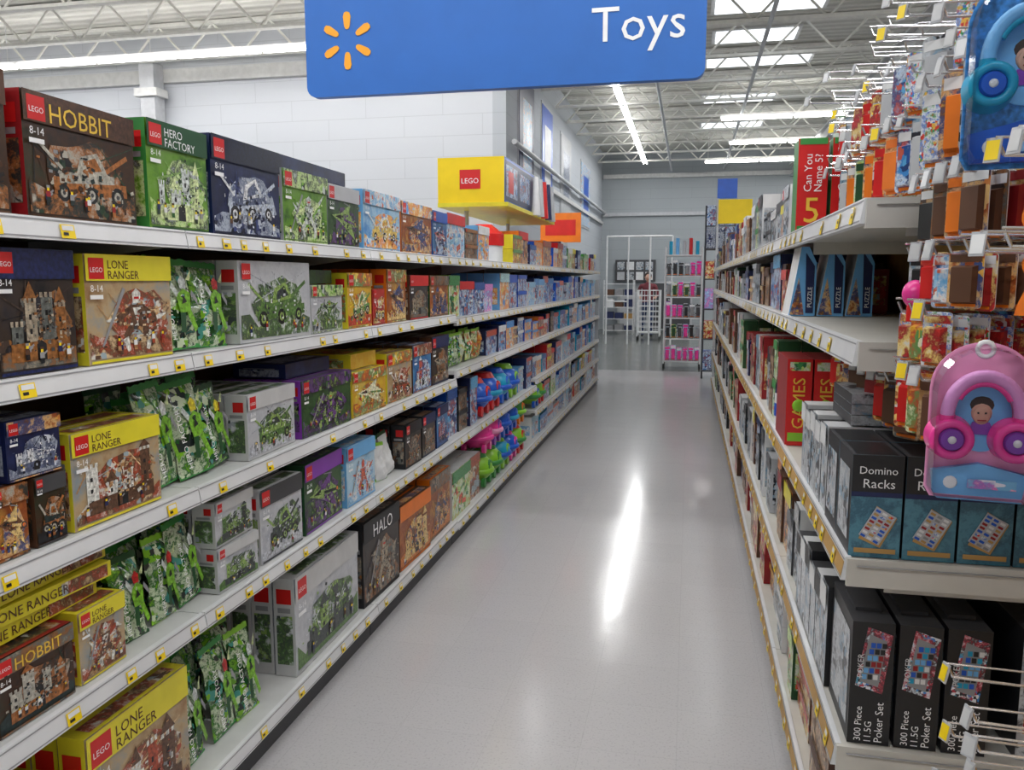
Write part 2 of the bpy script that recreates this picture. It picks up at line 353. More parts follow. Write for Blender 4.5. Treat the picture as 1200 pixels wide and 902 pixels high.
    for i in range(6):
        u = h * .022; cx = w * random.choice([.14, .24, .34, .74, .86, .5]) + U(-.02, .02) * w; cz = Z0 + U(.01, .10) * h; state[0] -= .0001; e = state[0]
        mb.fq(M, cx - u, cx + u, cz, cz + 2 * u, e, C(random.choice([0, 3, 2]))); mb.fq(M, cx - u * 1.1, cx + u * 1.1, cz + 2 * u, cz + 4.2 * u, e, random.choice(['dred', 'grey', 'navy', 'brown', 'white']))
        seg(cx + u, cz + 3.6 * u, cx + 2.6 * u, cz + 4.6 * u, u * .35, 'grey')
        mb.fq(M, cx - u * .6, cx + u * .6, cz + 4.2 * u, cz + 5.6 * u, e, 'syellow'); mb.fq(M, cx - u * .8, cx + u * .8, cz + 5.3 * u, cz + 6.2 * u, e - .0001, random.choice(['black', 'brown', 'grey']))

def carton(mb, M, w, h, d, a, side, title=None, txt=None, tcol='txt_white', logo='red', detail=True, split=.76, top=None, n=46, front=True):
    f0 = a + '_bg' if (a in MATS and a + '_bg' in MATS) else a
    mb.box(M, 0, w, 0, d, 0, h, [f0 if detail else a, side, side, side, side, top or side])
    e = .0012
    s = min(w, h) * .19
    if detail and front:
        artwork(mb, M, w, h, a, n, z1=split if title else .9)
    if title: mb.fq(M, 0, w, h * split, h, -e * 4.6, title)
    if detail:
        mb.fq(M, w * .02, w * .98, h * .01, h * .035, -e * 2.4, title or side)
        mb.tq(M, w * .08, w * .92, d * .15, d * .7, h + e, a)
        mb.sq(M, d * .12, d * .88, h * .12, h * .62, -e, a)
        mb.sq(M, d * .15, min(d * .85, d * .15 + s * .9), h * .74, h * .74 + min(s * .8, d * .7), -e, logo or side)
        mb.sq(M, d * .2, d * .8, h * .65, h * .70, -e, 'grey')
    if logo:
        x0 = w * .03; z1 = h - h * .035
        mb.fq(M, x0, x0 + s, z1 - s, z1, -5 * e, logo)
        if detail and front:
            mb.text(M, 'LEGO', x0 + s * .1, z1 - s * .68, s * .36, -5.3 * e, 'txt_white', maxw=s * .8)
            mb.text(M, '8-14', x0 + s * .05, z1 - s * 1.6, s * .34, -5.3 * e, 'txt_white', maxw=s * .8)
            mb.fq(M, x0, x0 + s * .85, z1 - s * 1.95, z1 - s * 1.75, -5 * e, 'txt_white')
    if txt and front:
        lines = txt.split('|')
        lh = h * (1 - split) * .75 / len(lines)
        for i, t in enumerate(lines):
            mb.text(M, t, w * .03 + s * 1.25, h - h * .035 - (i + 1) * lh * 1.05, lh * .85, -5.3 * e, tcol, maxw=w - s * 1.25 - w * .07)

def pouch(mb, M, w, h, t, a, crimp='lime', title=None):
    nx, nz = 10, 16
    ph = U(0, 6)
    for sgn in (-1, 1):
        vs = []; fs = []
        for j in range(nz + 1):
            v = j / nz
            for i in range(nx + 1):
                u = i / nx
                k = (max(0, math.sin(math.pi * u)) ** .6) * (max(0, math.sin(math.pi * min(1, v * 1.02))) ** .45)
                wv = w * (1 - .12 * math.sin(math.pi * v) + .025 * math.sin(v * 19 + ph))
                x = w / 2 + (u - .5) * wv + .004 * math.sin(v * 14 + ph)
                y = t / 2 + sgn * (t / 2 * k * (.8 + .3 * math.sin(v * 7 + ph)) + (.0045 * math.sin(u * 17 + v * 11 + ph) + .003 * math.sin(v * 31 - u * 9)) * k)
                vs.append((x, y, v * h))
        for j in range(nz):
            for i in range(nx):
                q = (j * (nx + 1) + i, j * (nx + 1) + i + 1, (j + 1) * (nx + 1) + i + 1, (j + 1) * (nx + 1) + i)
                fs.append(q if sgn < 0 else q[::-1])
        mb.add(M, vs, fs, a, True)
    for z0, z1 in ((h * .985, h + .016), (0, .012)):
        pts = []; n = 9
        for i in range(n + 1): pts.append((w * i / n, z1 - (.004 if i % 2 else 0)))
        mb.poly(M, [(w, z0), ] + pts[::-1] + [(0, z0)], t / 2 - .0015, t / 2 + .0015, crimp)
    if title:
        y0 = -.004
        def P(pts, mt, dy=0): mb.add(M, [(w * p[0], y0 - dy, h * p[1]) for p in pts], [tuple(range(len(pts)))], mt)
        P([(.42, .40), (.70, .44), (.76, .64), (.58, .70), (.38, .62)], 'a_hero_1'); P([(.50, .70), (.66, .70), (.68, .80), (.58, .85), (.48, .79)], random.choice(['a_hero_4', 'a_yellow_0', 'a_red_0']), .001)
        P([(.40, .42), (.34, .20), (.46, .18), (.54, .42)], 'dgreen', .001); P([(.58, .42), (.70, .18), (.80, .22), (.70, .44)], 'a_hero_1', .001)
        P([(.76, .62), (.90, .50), (.92, .56), (.80, .68)], 'grey', .001); P([(.38, .60), (.25, .72), (.30, .78), (.44, .66)], 'a_hero_4', .001)
        P([(.48, .52), (.62, .54), (.56, .62)], 'black', .002); P([(.70, .80), (.88, .92), (.80, .78)], 'a_hero_2', .001)
        mb.text(M, title, w * .04, h * .12, w * .15, y0 - .002, 'txt_white', rot=True, maxw=h * .7)

def blister(mb, M, w, h, a, bub, t=.018):
    """hang card with header tab and a raised bubble holding the product"""
    pts = rrect(w, h, w * .12, 2)
    mb.poly(M, pts, 0, .0015, a, 'white')
    mb.fq(M, w * .05, w * .95, h * .80, h * .94, -.001, 'white' if R() < .3 else bub)
    x0, x1, z0, z1 = w * .15, w * .85, h * .08, h * .74
    i = t * .3
    vs = [(x0, 0, z0), (x1, 0, z0), (x1, 0, z1), (x0, 0, z1), (x0 + i, -t, z0 + i), (x1 - i, -t, z0 + i), (x1 - i, -t, z1 - i), (x0 + i, -t, z1 - i)]
    mb.add(M, vs, [(4, 5, 6, 7), (0, 1, 5, 4), (1, 2, 6, 5), (2, 3, 7, 6), (3, 0, 4, 7)], bub)
    mb.fq(M, x0, x1, z0 - h * .05, z0, -.001, 'orange')

# ------------------------------------------------------------------ room shell
FX0, FX1, FY0 = -14, 10, -5
CZ = 5.3
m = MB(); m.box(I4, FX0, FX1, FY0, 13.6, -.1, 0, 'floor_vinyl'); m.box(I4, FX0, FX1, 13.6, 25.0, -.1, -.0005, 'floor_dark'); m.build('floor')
m = MB(); m.box(I4, FX0, FX1, FY0, 25.2, CZ, CZ + .1, 'deck'); m.build('ceiling')
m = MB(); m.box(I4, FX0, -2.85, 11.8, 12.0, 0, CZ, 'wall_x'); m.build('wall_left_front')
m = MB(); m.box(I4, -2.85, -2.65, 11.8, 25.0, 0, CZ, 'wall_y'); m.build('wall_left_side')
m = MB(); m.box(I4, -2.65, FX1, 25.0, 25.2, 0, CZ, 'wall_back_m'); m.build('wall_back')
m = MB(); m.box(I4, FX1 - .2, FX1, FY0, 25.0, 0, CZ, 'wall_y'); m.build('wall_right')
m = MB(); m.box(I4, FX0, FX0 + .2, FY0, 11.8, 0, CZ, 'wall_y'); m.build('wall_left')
m = MB(); m.box(I4, FX0 + .3, -2.6, 11.7, 11.79, 4.55, 4.75, 'beam'); m.build('trim_1')
m = MB()
m.box(I4, -2.64, -2.58, 11.9, 24.9, 3.15, 3.23, 'beam'); m.cyl(I4, (-2.55, 11.9, 3.5), (-2.55, 24.9, 3.5), .04, 8, 'lgrey'); m.build('trim_2')
m = MB(); m.box(I4, -2.6, 9.7, 24.92, 24.99, 3.4, 3.5, 'lgrey'); m.box(I4, -2.6, 9.7, 24.92, 24.99, 4.5, 4.62, 'beam'); m.build('trim_3')
m = MB(); m.box(I4, -8.35, -8.1, 11.45, 11.69, 0, CZ - .5, 'lgrey'); m.box(I4, -8.42, -8.03, 11.4, 11.69, 4.3, 4.42, 'beam'); m.build('steel_column')

def joist(y, x0, x1):
    m = MB(); zt = CZ - .02; zb = CZ - .5
    m.box(I4, x0, x1, y - .05, y + .05, zt - .05, zt, 'joist'); m.box(I4, x0, x1, y - .05, y + .05, zb - .04, zb, 'joist')
    n = int((x1 - x0) / .45)
    for i in range(n):
        xa = x0 + (x1 - x0) * i / n; xb = x0 + (x1 - x0) * (i + 1) / n
        a, b = (zt - .03, zb - .02) if i % 2 else (zb - .02, zt - .03)
        m.cyl(I4, (xa, y, a), (xb, y, b), .018, 5, 'joist', caps=False)
    m.build('roof_joist')
for y in [-2.2, -.5, 1.2, 2.9, 4.6, 6.3, 7.7, 8.9, 10.2, 11.3]: joist(y, FX0 + .25, FX1 - .25)
for y in [12.9, 14.4, 15.9, 17.4, 18.9, 20.4, 21.9, 23.4]: joist(y, -2.6, FX1 - .25)
m = MB()
for x in (2.8, 7.0):
    m.box(I4, x - .1, x + .1, FY0 + .1, 24.9, CZ - .85, CZ - .82, 'beam'); m.box(I4, x - .015, x + .015, FY0 + .1, 24.9, CZ - .82, CZ - .58, 'beam'); m.box(I4, x - .1, x + .1, FY0 + .1, 24.9, CZ - .58, CZ - .55, 'beam')
m.build('roof_girder')
m = MB()
for x in (-.6, .9, 4.1): m.cyl(I4, (x, FY0 + .1, CZ - .6), (x, 24.9, CZ - .6), .03, 8, 'lgrey')
m.build('ceiling_conduit')

for (y, x0, x1) in ((12.2, .25, 1.7), (13.7, .3, 1.5), (15.2, .2, 1.9), (18.2, .2, 1.6), (21.2, .2, 1.6), (9.6, 2.2, 3.6), (12.2, 3.4, 5), (15.2, 3.4, 5.0)):
    m = MB(); m.box(I4, x0 - .06, x1 + .06, y - .36, y + .36, CZ - .03, CZ - .001, 'white'); m.box(I4, x0, x1, y - .3, y + .3, CZ - .045, CZ - .03, 'skylight'); m.build('skylight')

def strip(x0, y0, x1, y1, z, power, n=1):
    m = MB()
    d = Vector((x1 - x0, y1 - y0, 0)); Ln = d.length; ang = math.degrees(math.atan2(d.y, d.x))
    M = T(x0, y0, z) @ RZ(ang)
    m.box(M, 0, Ln, -.03, .03, .035, .09, 'white')
    k = max(1, int(Ln / 1.22))
    for i in range(k):
        a = Ln * i / k + .03; b = Ln * (i + 1) / k - .03
        for yy in (-.045, .045): m.cyl(M, (a, yy, .018), (b, yy, .018), .018, 8, 'tube')
    for i in range(int(Ln / 2.4) + 1):
        xx = min(Ln - .1, .1 + i * 2.4); m.cyl(M, (xx, 0, .09), (xx, 0, CZ - z), .006, 5, 'steelw')
    m.build('fluorescent_strip_light')
    L = bpy.data.lights.new('lamp', 'AREA'); L.shape = 'RECTANGLE'; L.size = Ln; L.size_y = .16; L.energy = power; L.color = (.97, .985, 1)
    o = bpy.data.objects.new('fluorescent_lamp', L); scene.collection.objects.link(o)
    o.location = ((x0 + x1) / 2, (y0 + y1) / 2, z - .005); o.rotation_euler = (0, 0, math.radians(ang))
ZL = 4.62
strip(-12.5, 10.7, -1.9, 10.7, ZL, 50)
strip(-10.5, 7.9, -1.5, 7.9, ZL + .1, 75)
strip(-1.32, 14.2, -1.32, 24, ZL + .15, 90)
strip(-6, 5.6, 6, 5.6, ZL, 150)
strip(-6, 2.2, 6, 2.2, ZL, 165)
strip(-6, -1.6, 6, -1.6, ZL, 185)
strip(.5, 17, 6, 17, ZL, 50); strip(.8, 20, 6, 20, ZL, 50); strip(.3, 23, 6, 23, ZL, 40); strip(3.2, 11, 9, 11, ZL, 65)

# ------------------------------------------------------------------ hanging department sign
m = MB()
SX0, SX1, SZ0, SZ1, SY = -1.75, .04, 2.335, 2.93, 3.6
m.poly(T(SX0, SY, SZ0), rrect(SX1 - SX0, SZ1 - SZ0, .045, 5), 0, .045, 'signblue')
for k in range(6):
    a = math.radians(90 + 60 * k)
    pts = []
    for (rr, ww) in ((.052, .008), (.062, .013), (.105, .018), (.122, .012), (.126, 0), (.122, -.012), (.105, -.018), (.062, -.013), (.052, -.008), (.049, 0)):
        pts.append((rr * math.cos(a) - ww * math.sin(a), rr * math.sin(a) + ww * math.cos(a)))
    m.poly(T(-1.545, SY, 2.575), pts, -.004, 0, 'spark')
m.text(T(0, SY, 0), 'Toys', -.435, 2.455, .185, -.003, 'txt_white')
for x in (SX0 + .2, SX1 - .2): m.cyl(I4, (x, SY + .02, SZ1), (x, SY + .02, CZ - .55), .004, 5, 'steelw')
m.build('hanging_department_sign')

# ------------------------------------------------------------------ left gondola
XL = -1.25; DEP = .45
LB = [-.58 + 1.22 * i for i in range(11)]
LN = [1.62, 1.31, .955, .61, .14]; LF = [1.62, 1.29, 1.0, .66, .39, .13]; LT = [1.62, 1.29, 1.0, .61, .13]
def lip(m, xf, sgn, y0, y1, z, h=.042, mat='lip_w', strip_m=None, tags=.75):
    xa, xb = xf, xf + sgn * .008
    vs = [(xa, y0, z), (xa, y1, z), (xb, y1, z - h), (xb, y0, z - h), (xa - sgn * .012, y0, z), (xa - sgn * .012, y1, z), (xa - sgn * .012, y1, z - h), (xa - sgn * .012, y0, z - h)]
    m.add(I4, vs, [(0, 1, 2, 3), (4, 5, 1, 0), (7, 6, 2, 3), (0, 3, 7, 4), (1, 5, 6, 2)], mat)
    def q(ya, yb, za, zb, mt, e):
        f = lambda zz: xa + (xb - xa) * (z - zz) / h + sgn * e
        m.add(I4, [(f(za), ya, za), (f(za), yb, za), (f(zb), yb, zb), (f(zb), ya, zb)], [(0, 1, 2, 3)], mt)
    q(y0, y1, z - .004, z - .007, 'grey', .0012); q(y0, y1, z - h + .007, z - h + .004, 'grey', .0012)
    if strip_m: q(y0, y1, z - .010, z - h + .008, strip_m, .0010)
    y = y0 + U(.03, .1)
    while y < y1 - .06:
        if R() < tags:
            w = U(.030, .040)
            q(y, y + w, z - .012, z - h + .005, 'syellow', .003); q(y + .004, y + w - .004, z - .014, z - .024, 'white', .004)
            q(y + .006, y + w * .5, z - .028, z - .034, 'txt_black', .004)
        y += U(.09, .20)

m = MB()
for i in range(10):
    y0, y1 = LB[i], LB[i + 1]
    zs = LN if y1 < 4.4 else (LT if y0 < 6.0 else LF)
    for k, z in enumerate(zs):
        g = .002
        if k == len(zs) - 1:
            m.box(I4, XL - DEP, XL - .012, y0 + g, y1 - g, z - .025, z, 'shelf_w')
            m.box(I4, XL - .05, XL - .035, y0 + g, y1 - g, 0, z - .03, 'dgrey')
        else:
            m.box(I4, XL - DEP, XL - .012, y0 + g, y1 - g, z - .022, z, 'shelf_w')
            for yy in (y0 + .012, y1 - .02):
                m.add(I4, [(XL - DEP, yy, z - .022), (XL - .05, yy, z - .022), (XL - .05, yy, z - .035), (XL - DEP, yy, z - .085),
                           (XL - DEP, yy + .004, z - .022), (XL - .05, yy + .004, z - .022), (XL - .05, yy + .004, z - .035), (XL - DEP, yy + .004, z - .085)],
                      [(0, 1, 2, 3), (4, 5, 6, 7), (2, 3, 7, 6)], 'shelf_w')
        lip(m, XL, 1, y0 + g, y1 - g, z + .004, h=.045)
    m.box(I4, XL - DEP - .03, XL - DEP, y0, y1, .02, 1.64, 'backpanel')
for y in LB:
    m.box(I4, XL - DEP - .06, XL - DEP - .002, y - .015, y + .015, 0, 1.68, 'lgrey')
m.box(I4, XL - DEP, XL - .01, LB[-1], LB[-1] + .015, 0, 1.5, 'lgrey')
m.build('gondola_shelving')

def left_item(rowz, kind, y0, y1, h, a, side, title=None, txt=None, tcol='txt_white', n=3, d=.07, x=XL - .035, name='building_toy_box', logo='red', zoff=0, top=None, jit=True):
    m = MB(); w = y1 - y0 - .012
    z = rowz + .002 + zoff
    for i in range(n):
        j = U(-2, 2) if (jit and i == 0) else 0
        carton(m, ML(x - i * (d + .003) - (.004 if i else 0), y0 + U(0, .008), z, j), w, h, d, a, side, title, txt, tcol, logo, front=(i == 0 and h > .08), top=top, n=50)
    m.build(name)

z1, z2, z3, z4, z5 = LN
left_item(z1, 'box', .30, .66, .25, 'a_space', 'navy', 'navy', 'STAR', n=2)
left_item(z1, 'box', .67, 1.0, .26, 'a_hobbit', 'brown', 'brown', 'HOBBIT', 'txt_yellow')
left_item(z1, 'box', 1.02, 1.37, .275, 'a_hobbit', 'dred', 'brown', 'HOBBIT', 'txt_yellow')
left_item(z1, 'box', 1.395, 1.745, .25, 'a_hobbit', 'dred', 'a_hobbit_1', 'HOBBIT', 'txt_yellow', n=4)
left_item(z1, 'box', 1.765, 2.03, .265, 'a_hero', 'green', 'dgreen', 'HERO|FACTORY', n=3)
left_item(z1, 'box', 2.04, 2.43, .275, 'a_space', 'navy', 'a_space_0', None, n=4)
left_item(z1, 'box', 2.44, 2.76, .235, 'a_hero', 'lgrey', 'a_hero', None, n=4)
left_item(z1, 'box', 2.77, 3.07, .225, 'a_turtle', 'grey', 'lgrey', None, n=4)
left_item(z1, 'box', 2.46, 3.05, .05, 'a_space', 'navy', None, None, n=1, d=.25, zoff=.24, x=XL - .08, logo=None, jit=False)
left_item(z1, 'box', 3.10, 3.52, .24, 'a_city', 'lblue', 'a_lblue', None, n=4)
left_item(z1, 'box', 3.54, 3.98, .235, 'a_orange', 'orange', 'a_city', None, n=4)
left_item(z1, 'box', 4.0, 4.28, .23, 'a_blue', 'blue', 'blue', None, n=4)
left_item(z2, 'box', .66, .98, .23, 'a_turtle', 'dgreen', 'lime', 'TURTLES')
left_item(z2, 'box', 1.0, 1.28, .24, 'a_hobbit', 'black', 'dgrey', 'RINGS', 'txt_yellow')
left_item(z2, 'box', 1.295, 1.52, .25, 'a_halo', 'dgrey', 'a_space_1', None, n=4)
left_item(z2, 'box', 1.53, 1.83, .245, 'a_ranger', 'yellow', 'yellow', 'LONE|RANGER', 'brown', n=4)
left_item(z2, 'box', 2.15, 2.60, .245, 'a_white', 'offwhite', None, None, n=4)
left_item(z2, 'box', 2.62, 2.91, .17, 'a_white', 'offwhite', 'a_hero', None, n=4)
left_item(z2, 'box', 2.64, 2.90, .05, 'a_turtle', 'dgreen', None, None, n=1, d=.2, zoff=.174, x=XL - .08, logo=None, jit=False)
left_item(z2, 'box', 2.93, 3.17, .215, 'a_yellow', 'yellow', 'a_yellow', None, n=4)
left_item(z2, 'box', 3.18, 3.33, .15, 'a_red', 'dred', None, None, n=4)
left_item(z2, 'box', 3.34, 3.62, .235, 'a_orange', 'orange', 'a_yellow', None, n=4)
left_item(z2, 'box', 3.64, 3.93, .21, 'a_halo', 'brown', 'red', None, n=4)
left_item(z2, 'box', 3.95, 4.26, .21, 'a_orange', 'dgreen', 'a_halo', None, n=4)
left_item(z3, 'box', .70, .95, .22, 'a_turtle', 'dgreen', 'lime', 'TURTLES')
left_item(z3, 'box', .97, 1.24, .24, 'a_hobbit', 'brown', 'dgrey', 'HOBBIT', 'txt_yellow')
left_item(z3, 'box', 1.25, 1.345, .145, 'a_orange', 'brown', 'a_hobbit', None, n=5)
left_item(z3, 'box', 1.35, 1.445, .145, 'a_hobbit', 'brown', 'dgrey', None, n=5)
left_item(z3, 'box', 1.29, 1.44, .12, 'a_space', 'navy', 'a_orange', None, n=4, zoff=.149)
left_item(z3, 'box', 1.46, 1.76, .215, 'a_ranger', 'yellow', 'yellow', 'LONE|RANGER', 'brown', n=2)
left_item(z3, 'box', 2.17, 2.50, .20, 'a_white', 'offwhite', 'offwhite', None, n=5)
left_item(z3, 'box', 2.52, 2.93, .20, 'a_turtle', 'purple', 'a_turtle', None, n=4)
left_item(z3, 'box', 2.54, 2.90, .05, 'a_space', 'navy', None, None, n=1, d=.2, zoff=.204, x=XL - .1, logo=None, jit=False)
left_item(z3, 'box', 2.95, 3.30, .18, 'a_yellow', 'yellow', 'a_yellow', None, n=4)
left_item(z3, 'box', 3.02, 3.30, .06, 'a_yellow', 'yellow', None, None, n=1, d=.26, zoff=.184, x=XL - .07, logo=None, jit=False)
left_item(z3, 'box', 3.33, 3.64, .22, 'a_ranger', 'yellow', 'a_yellow', None, n=4)
left_item(z3, 'box', 3.67, 3.95, .23, 'a_blue', 'brown', 'a_ranger', None, n=4)
left_item(z3, 'box', 3.97, 4.26, .25, 'a_halo', 'brown', 'navy', None, n=4)
left_item(z4, 'box', .62, .92, .24, 'a_hobbit', 'dred', 'dgrey', None)
left_item(z4, 'box', .94, 1.21, .20, 'a_hobbit', 'dred', 'brown', 'HOBBIT', 'txt_yellow', n=4)
left_item(z4, 'box', 1.22, 1.43, .16, 'a_hobbit', 'dred', 'a_halo', 'HOBBIT', 'txt_yellow', n=3)
left_item(z4, 'box', 1.44, 1.60, .165, 'a_ranger', 'yellow', 'yellow', 'LONE|RANGER', 'brown', n=3)
for k in range(3):
    m = MB(); ww = .40 - .018 * k; M = ML(XL - .06, 1.16 + .03 * k, z4 + .171 + .040 * k, U(-3, 3))
    m.box(M, 0, ww, 0, .27, 0, .036, 'yellow'); m.fq(M, .01, .05, .004, .032, -.001, 'red'); m.text(M, 'LONE RANGER', .065, .008, .020, -.0015, 'brown')
    m.fq(M, ww * .62, ww * .97, .004, .032, -.001, 'a_ranger'); m.sq(M, .03, .24, .005, .031, -.001, 'a_ranger'); m.tq(M, .05, ww - .03, .03, .24, .037, 'a_ranger' if k == 2 else 'yellow')
    m.build('flat_toy_box')
left_item(z4, 'box', 1.98, 2.2, .13, 'a_white', 'offwhite', 'offwhite', None, n=5)
left_item(z4, 'box', 1.98, 2.2, .13, 'a_white', 'offwhite', 'offwhite', None, n=5, zoff=.134)
left_item(z4, 'box', 2.22, 2.50, .24, 'a_white', 'offwhite', 'dgrey', None, n=5)
left_item(z4, 'box', 2.52, 2.86, .25, 'a_turtle', 'dgreen', 'purple', None, n=4)
left_item(z4, 'box', 2.88, 3.17, .24, 'a_lblue', 'lblue', 'lblue', None, n=4)
left_item(z4, 'box', 3.55, 3.78, .21, 'a_halo', 'black', 'black', None, n=4)
left_item(z4, 'box', 3.80, 4.02, .21, 'a_halo', 'black', 'navy', None, n=4)
left_item(z4, 'box', 4.04, 4.27, .22, 'a_blue', 'navy', 'navy', None, n=4)
left_item(z5, 'box', .75, 1.08, .30, 'a_ranger', 'yellow', 'yellow', 'LONE|RANGER', 'brown')
left_item(z5, 'box', 1.10, 1.42, .27, 'a_ranger', 'yellow', 'yellow', 'LONE|RANGER', 'brown')
left_item(z5, 'box', 1.44, 1.82, .345, 'a_ranger', 'yellow', 'yellow', 'LONE|RANGER', 'brown', n=4)
left_item(z5, 'box', 2.42, 2.98, .35, 'a_white', 'offwhite', 'offwhite', None, n=5, d=.078)
left_item(z5, 'box', 3.02, 3.42, .36, 'a_halo', 'black', 'black', 'HALO', n=4, logo=None)
left_item(z5, 'box', 3.45, 3.88, .31, 'a_orange', 'brown', 'orange', None, n=4, logo=None)
left_item(z5, 'box', 3.90, 4.27, .33, 'a_orange', 'orange', 'a_halo', None, n=4, logo=None)

def bags(z, ys, h, w=.135, deep=3, name='toy_figure_pouch', a='a_herobag', title='HERO FACTORY'):
    for y in ys:
        m = MB()
        for i in range(deep):
            M = ML(XL - .055 - i * .08, y + U(-.01, .01), z + .008, U(-12, 10)) @ Matrix.Rotation(math.radians(-6 - U(0, 5)), 4, 'X') @ Matrix.Rotation(math.radians(U(-5, 5)), 4, 'Y')
            pouch(m, M, w, h + U(-.03, .015), .055, a, random.choice(['lime', 'green', 'dgreen']), title if i == 0 else None)
        m.build(name)
bags(z2, [1.85, 2.0], .225)
bags(z3, [1.78, 1.90, 2.03], .25)
bags(z4, [1.63, 1.755, 1.87], .22, w=.11)
bags(z5, [1.85, 1.99, 2.12], .27, w=.125)
bags(z4, [3.19, 3.30, 3.41], .17, w=.10, a='white', title=None)

def row(name, side, xf, y0, y1, z, hmax, pal, wr=(.16, .34), hr=(.6, .95), logo=.5, dmax=.36, stack=.25):
    m = MB(); y = y0
    while y < y1 - wr[0]:
        w = min(U(*wr), y1 - y - .005); h = hmax * U(*hr)
        a, sd, tt = random.choice(pal)
        lg = 'red' if R() < logo else None
        nrow = random.randint(3, 4); d = dmax / nrow - .004
        off = U(0, .035)
        if R() < .5: tt = '%s_%d' % (a, random.randrange(6))
        for i in range(nrow):
            x = xf - side * (i * (d + .003) + off)
            M = (ML(x, y, z + .002) if side > 0 else MR(x, y + w - .008, z + .002))
            if R() < stack * .8 and i == 0 and h > .14:
                hh = h / 2 - .002
                for q in range(2):
                    Mq = M @ T(0, 0, q * (hh + .002)); carton(m, Mq, w - .008, hh, d, a, sd, tt, None, 'txt_white', lg, detail=False); artwork(m, Mq, w - .008, hh, a, 8)
            else:
                carton(m, M, w - .008, h, d, a, sd, tt, None, 'txt_white', lg, detail=False)
                if i == 0:
                    m.sq(M, d * .15, d * .85, h * .15, h * .6, -.001, a); artwork(m, M, w - .008, h, a, 14)
                    if side < 0: m.add(M, [(w - .008 + .001, d * .1, h * .15), (w - .008 + .001, d * .9, h * .15), (w - .008 + .001, d * .9, h * .75), (w - .008 + .001, d * .1, h * .75)], [(0, 1, 2, 3)], a)
                elif side < 0: m.add(M, [(w - .008 + .001, d * .1, h * .2), (w - .008 + .001, d * .9, h * .2), (w - .008 + .001, d * .9, h * .85), (w - .008 + .001, d * .1, h * .85)], [(0, 1, 2, 3)], a)
        y += w + .004
    m.build(name)
P = {
 'blue': [('a_blue', 'blue', 'blue'), ('a_lblue', 'lblue', 'lblue'), ('a_blue', 'navy', 'a_city'), ('a_lblue', 'white', 'red'), ('a_city', 'lblue', 'white'), ('a_blue', 'teal', 'navy')],
 'mix': [('a_red', 'red', 'yellow'), ('a_yellow', 'yellow', 'yellow'), ('a_green', 'green', 'white'), ('a_city', 'blue', 'blue'), ('a_blue', 'navy', 'white'), ('a_orange', 'orange', 'red'), ('a_blue', 'navy', 'yellow'), ('a_halo', 'black', 'dgrey')],
 'warm': [('a_orange', 'brown', 'orange'), ('a_yellow', 'yellow', 'yellow'), ('a_ranger', 'yellow', 'yellow'), ('a_red', 'red', 'white'), ('a_halo', 'black', 'navy')],
 'game': [('a_red', 'dred', 'dred'), ('a_bw', 'black', 'black'), ('a_bw', 'white', 'white'), ('a_wood', 'brown', 'brown'), ('a_wood', 'brown', 'dred'), ('a_blue', 'navy', 'navy'), ('a_bw', 'lgrey', 'white'), ('a_green', 'dgreen', 'green'), ('a_orange', 'brown', 'yellow'), ('a_red', 'brown', 'red')],
 'dark': [('a_bw', 'black', 'black'), ('a_bw', 'dgrey', 'white'), ('a_bw', 'white', 'white'), ('a_blue', 'navy', 'navy'), ('a_red', 'dred', 'dred'), ('a_bw', 'black', 'dgrey')],
}
row('toy_box_row', 1, XL - .03, 4.33, 5.5, 1.62, .30, P['blue'] + P['warm'], (.25, .4), logo=.2)
row('toy_box_row', 1, XL - .03, 5.95, 11.6, 1.62, .30, P['mix'], (.25, .45), (.5, .95), logo=.2)
row('toy_box_row', 1, XL - .03, 4.32, 5.5, 1.29, .27, [('a_pink', 'lpink', 'pink'), ('a_green', 'lime', 'white'), ('a_blue', 'blue', 'red')], (.2, .35), logo=.1)
row('toy_box_row', 1, XL - .03, 5.55, 11.6, 1.29, .27, P['blue'], (.2, .35), logo=.2)
row('toy_box_row', 1, XL - .03, 5.2, 7.9, 1.0, .25, P['mix'], (.16, .3), (.55, .95), logo=.2)
row('toy_box_row', 1, XL - .03, 8.0, 11.6, 1.0, .25, P['blue'], (.2, .35), logo=.2)
row('toy_box_row', 1, XL - .03, 4.32, 4.95, .61, .32, [('a_blue', 'navy', 'blue'), ('a_halo', 'black', 'dgrey'), ('a_blue', 'blue', 'navy')], (.16, .3), (.75, .95), logo=.1)
row('toy_box_row', 1, XL - .03, 6.26, 6.7, .61, .30, P['blue'], (.18, .24), (.6, .9), logo=.1)
row('toy_box_row', 1, XL - .03, 6.78, 8.0, .66, .28, P['mix'] + P['blue'] + P['warm'], (.16, .3), (.5, .9), logo=.1)
row('toy_box_row', 1, XL - .03, 8.05, 11.6, .66, .28, P['blue'], (.2, .35), logo=.2)
row('toy_box_row', 1, XL - .03, 7.35, 11.6, .39, .22, P['blue'] + P['mix'], (.2, .35), logo=.1)
row('toy_box_row', 1, XL - .03, 4.32, 5.0, .13, .33, [('a_green', 'offwhite', 'offwhite'), ('a_ranger', 'offwhite', 'lgrey')], (.25, .4), (.8, .98), logo=.1)
row('toy_box_row', 1, XL - .03, 6.78, 11.6, .13, .21, P['blue'] + P['warm'], (.25, .4), logo=.1)
m = MB()
for i in range(6):
    for k in range(2): pouch(m, ML(XL - .06 - k * .08, 4.36 + i * .14, 1.004 + .006, U(-8, 8)), .12, .17, .05, random.choice(['a_green', 'a_yellow', 'a_herobag']), 'lime')
m.build('snack_pouch_row')

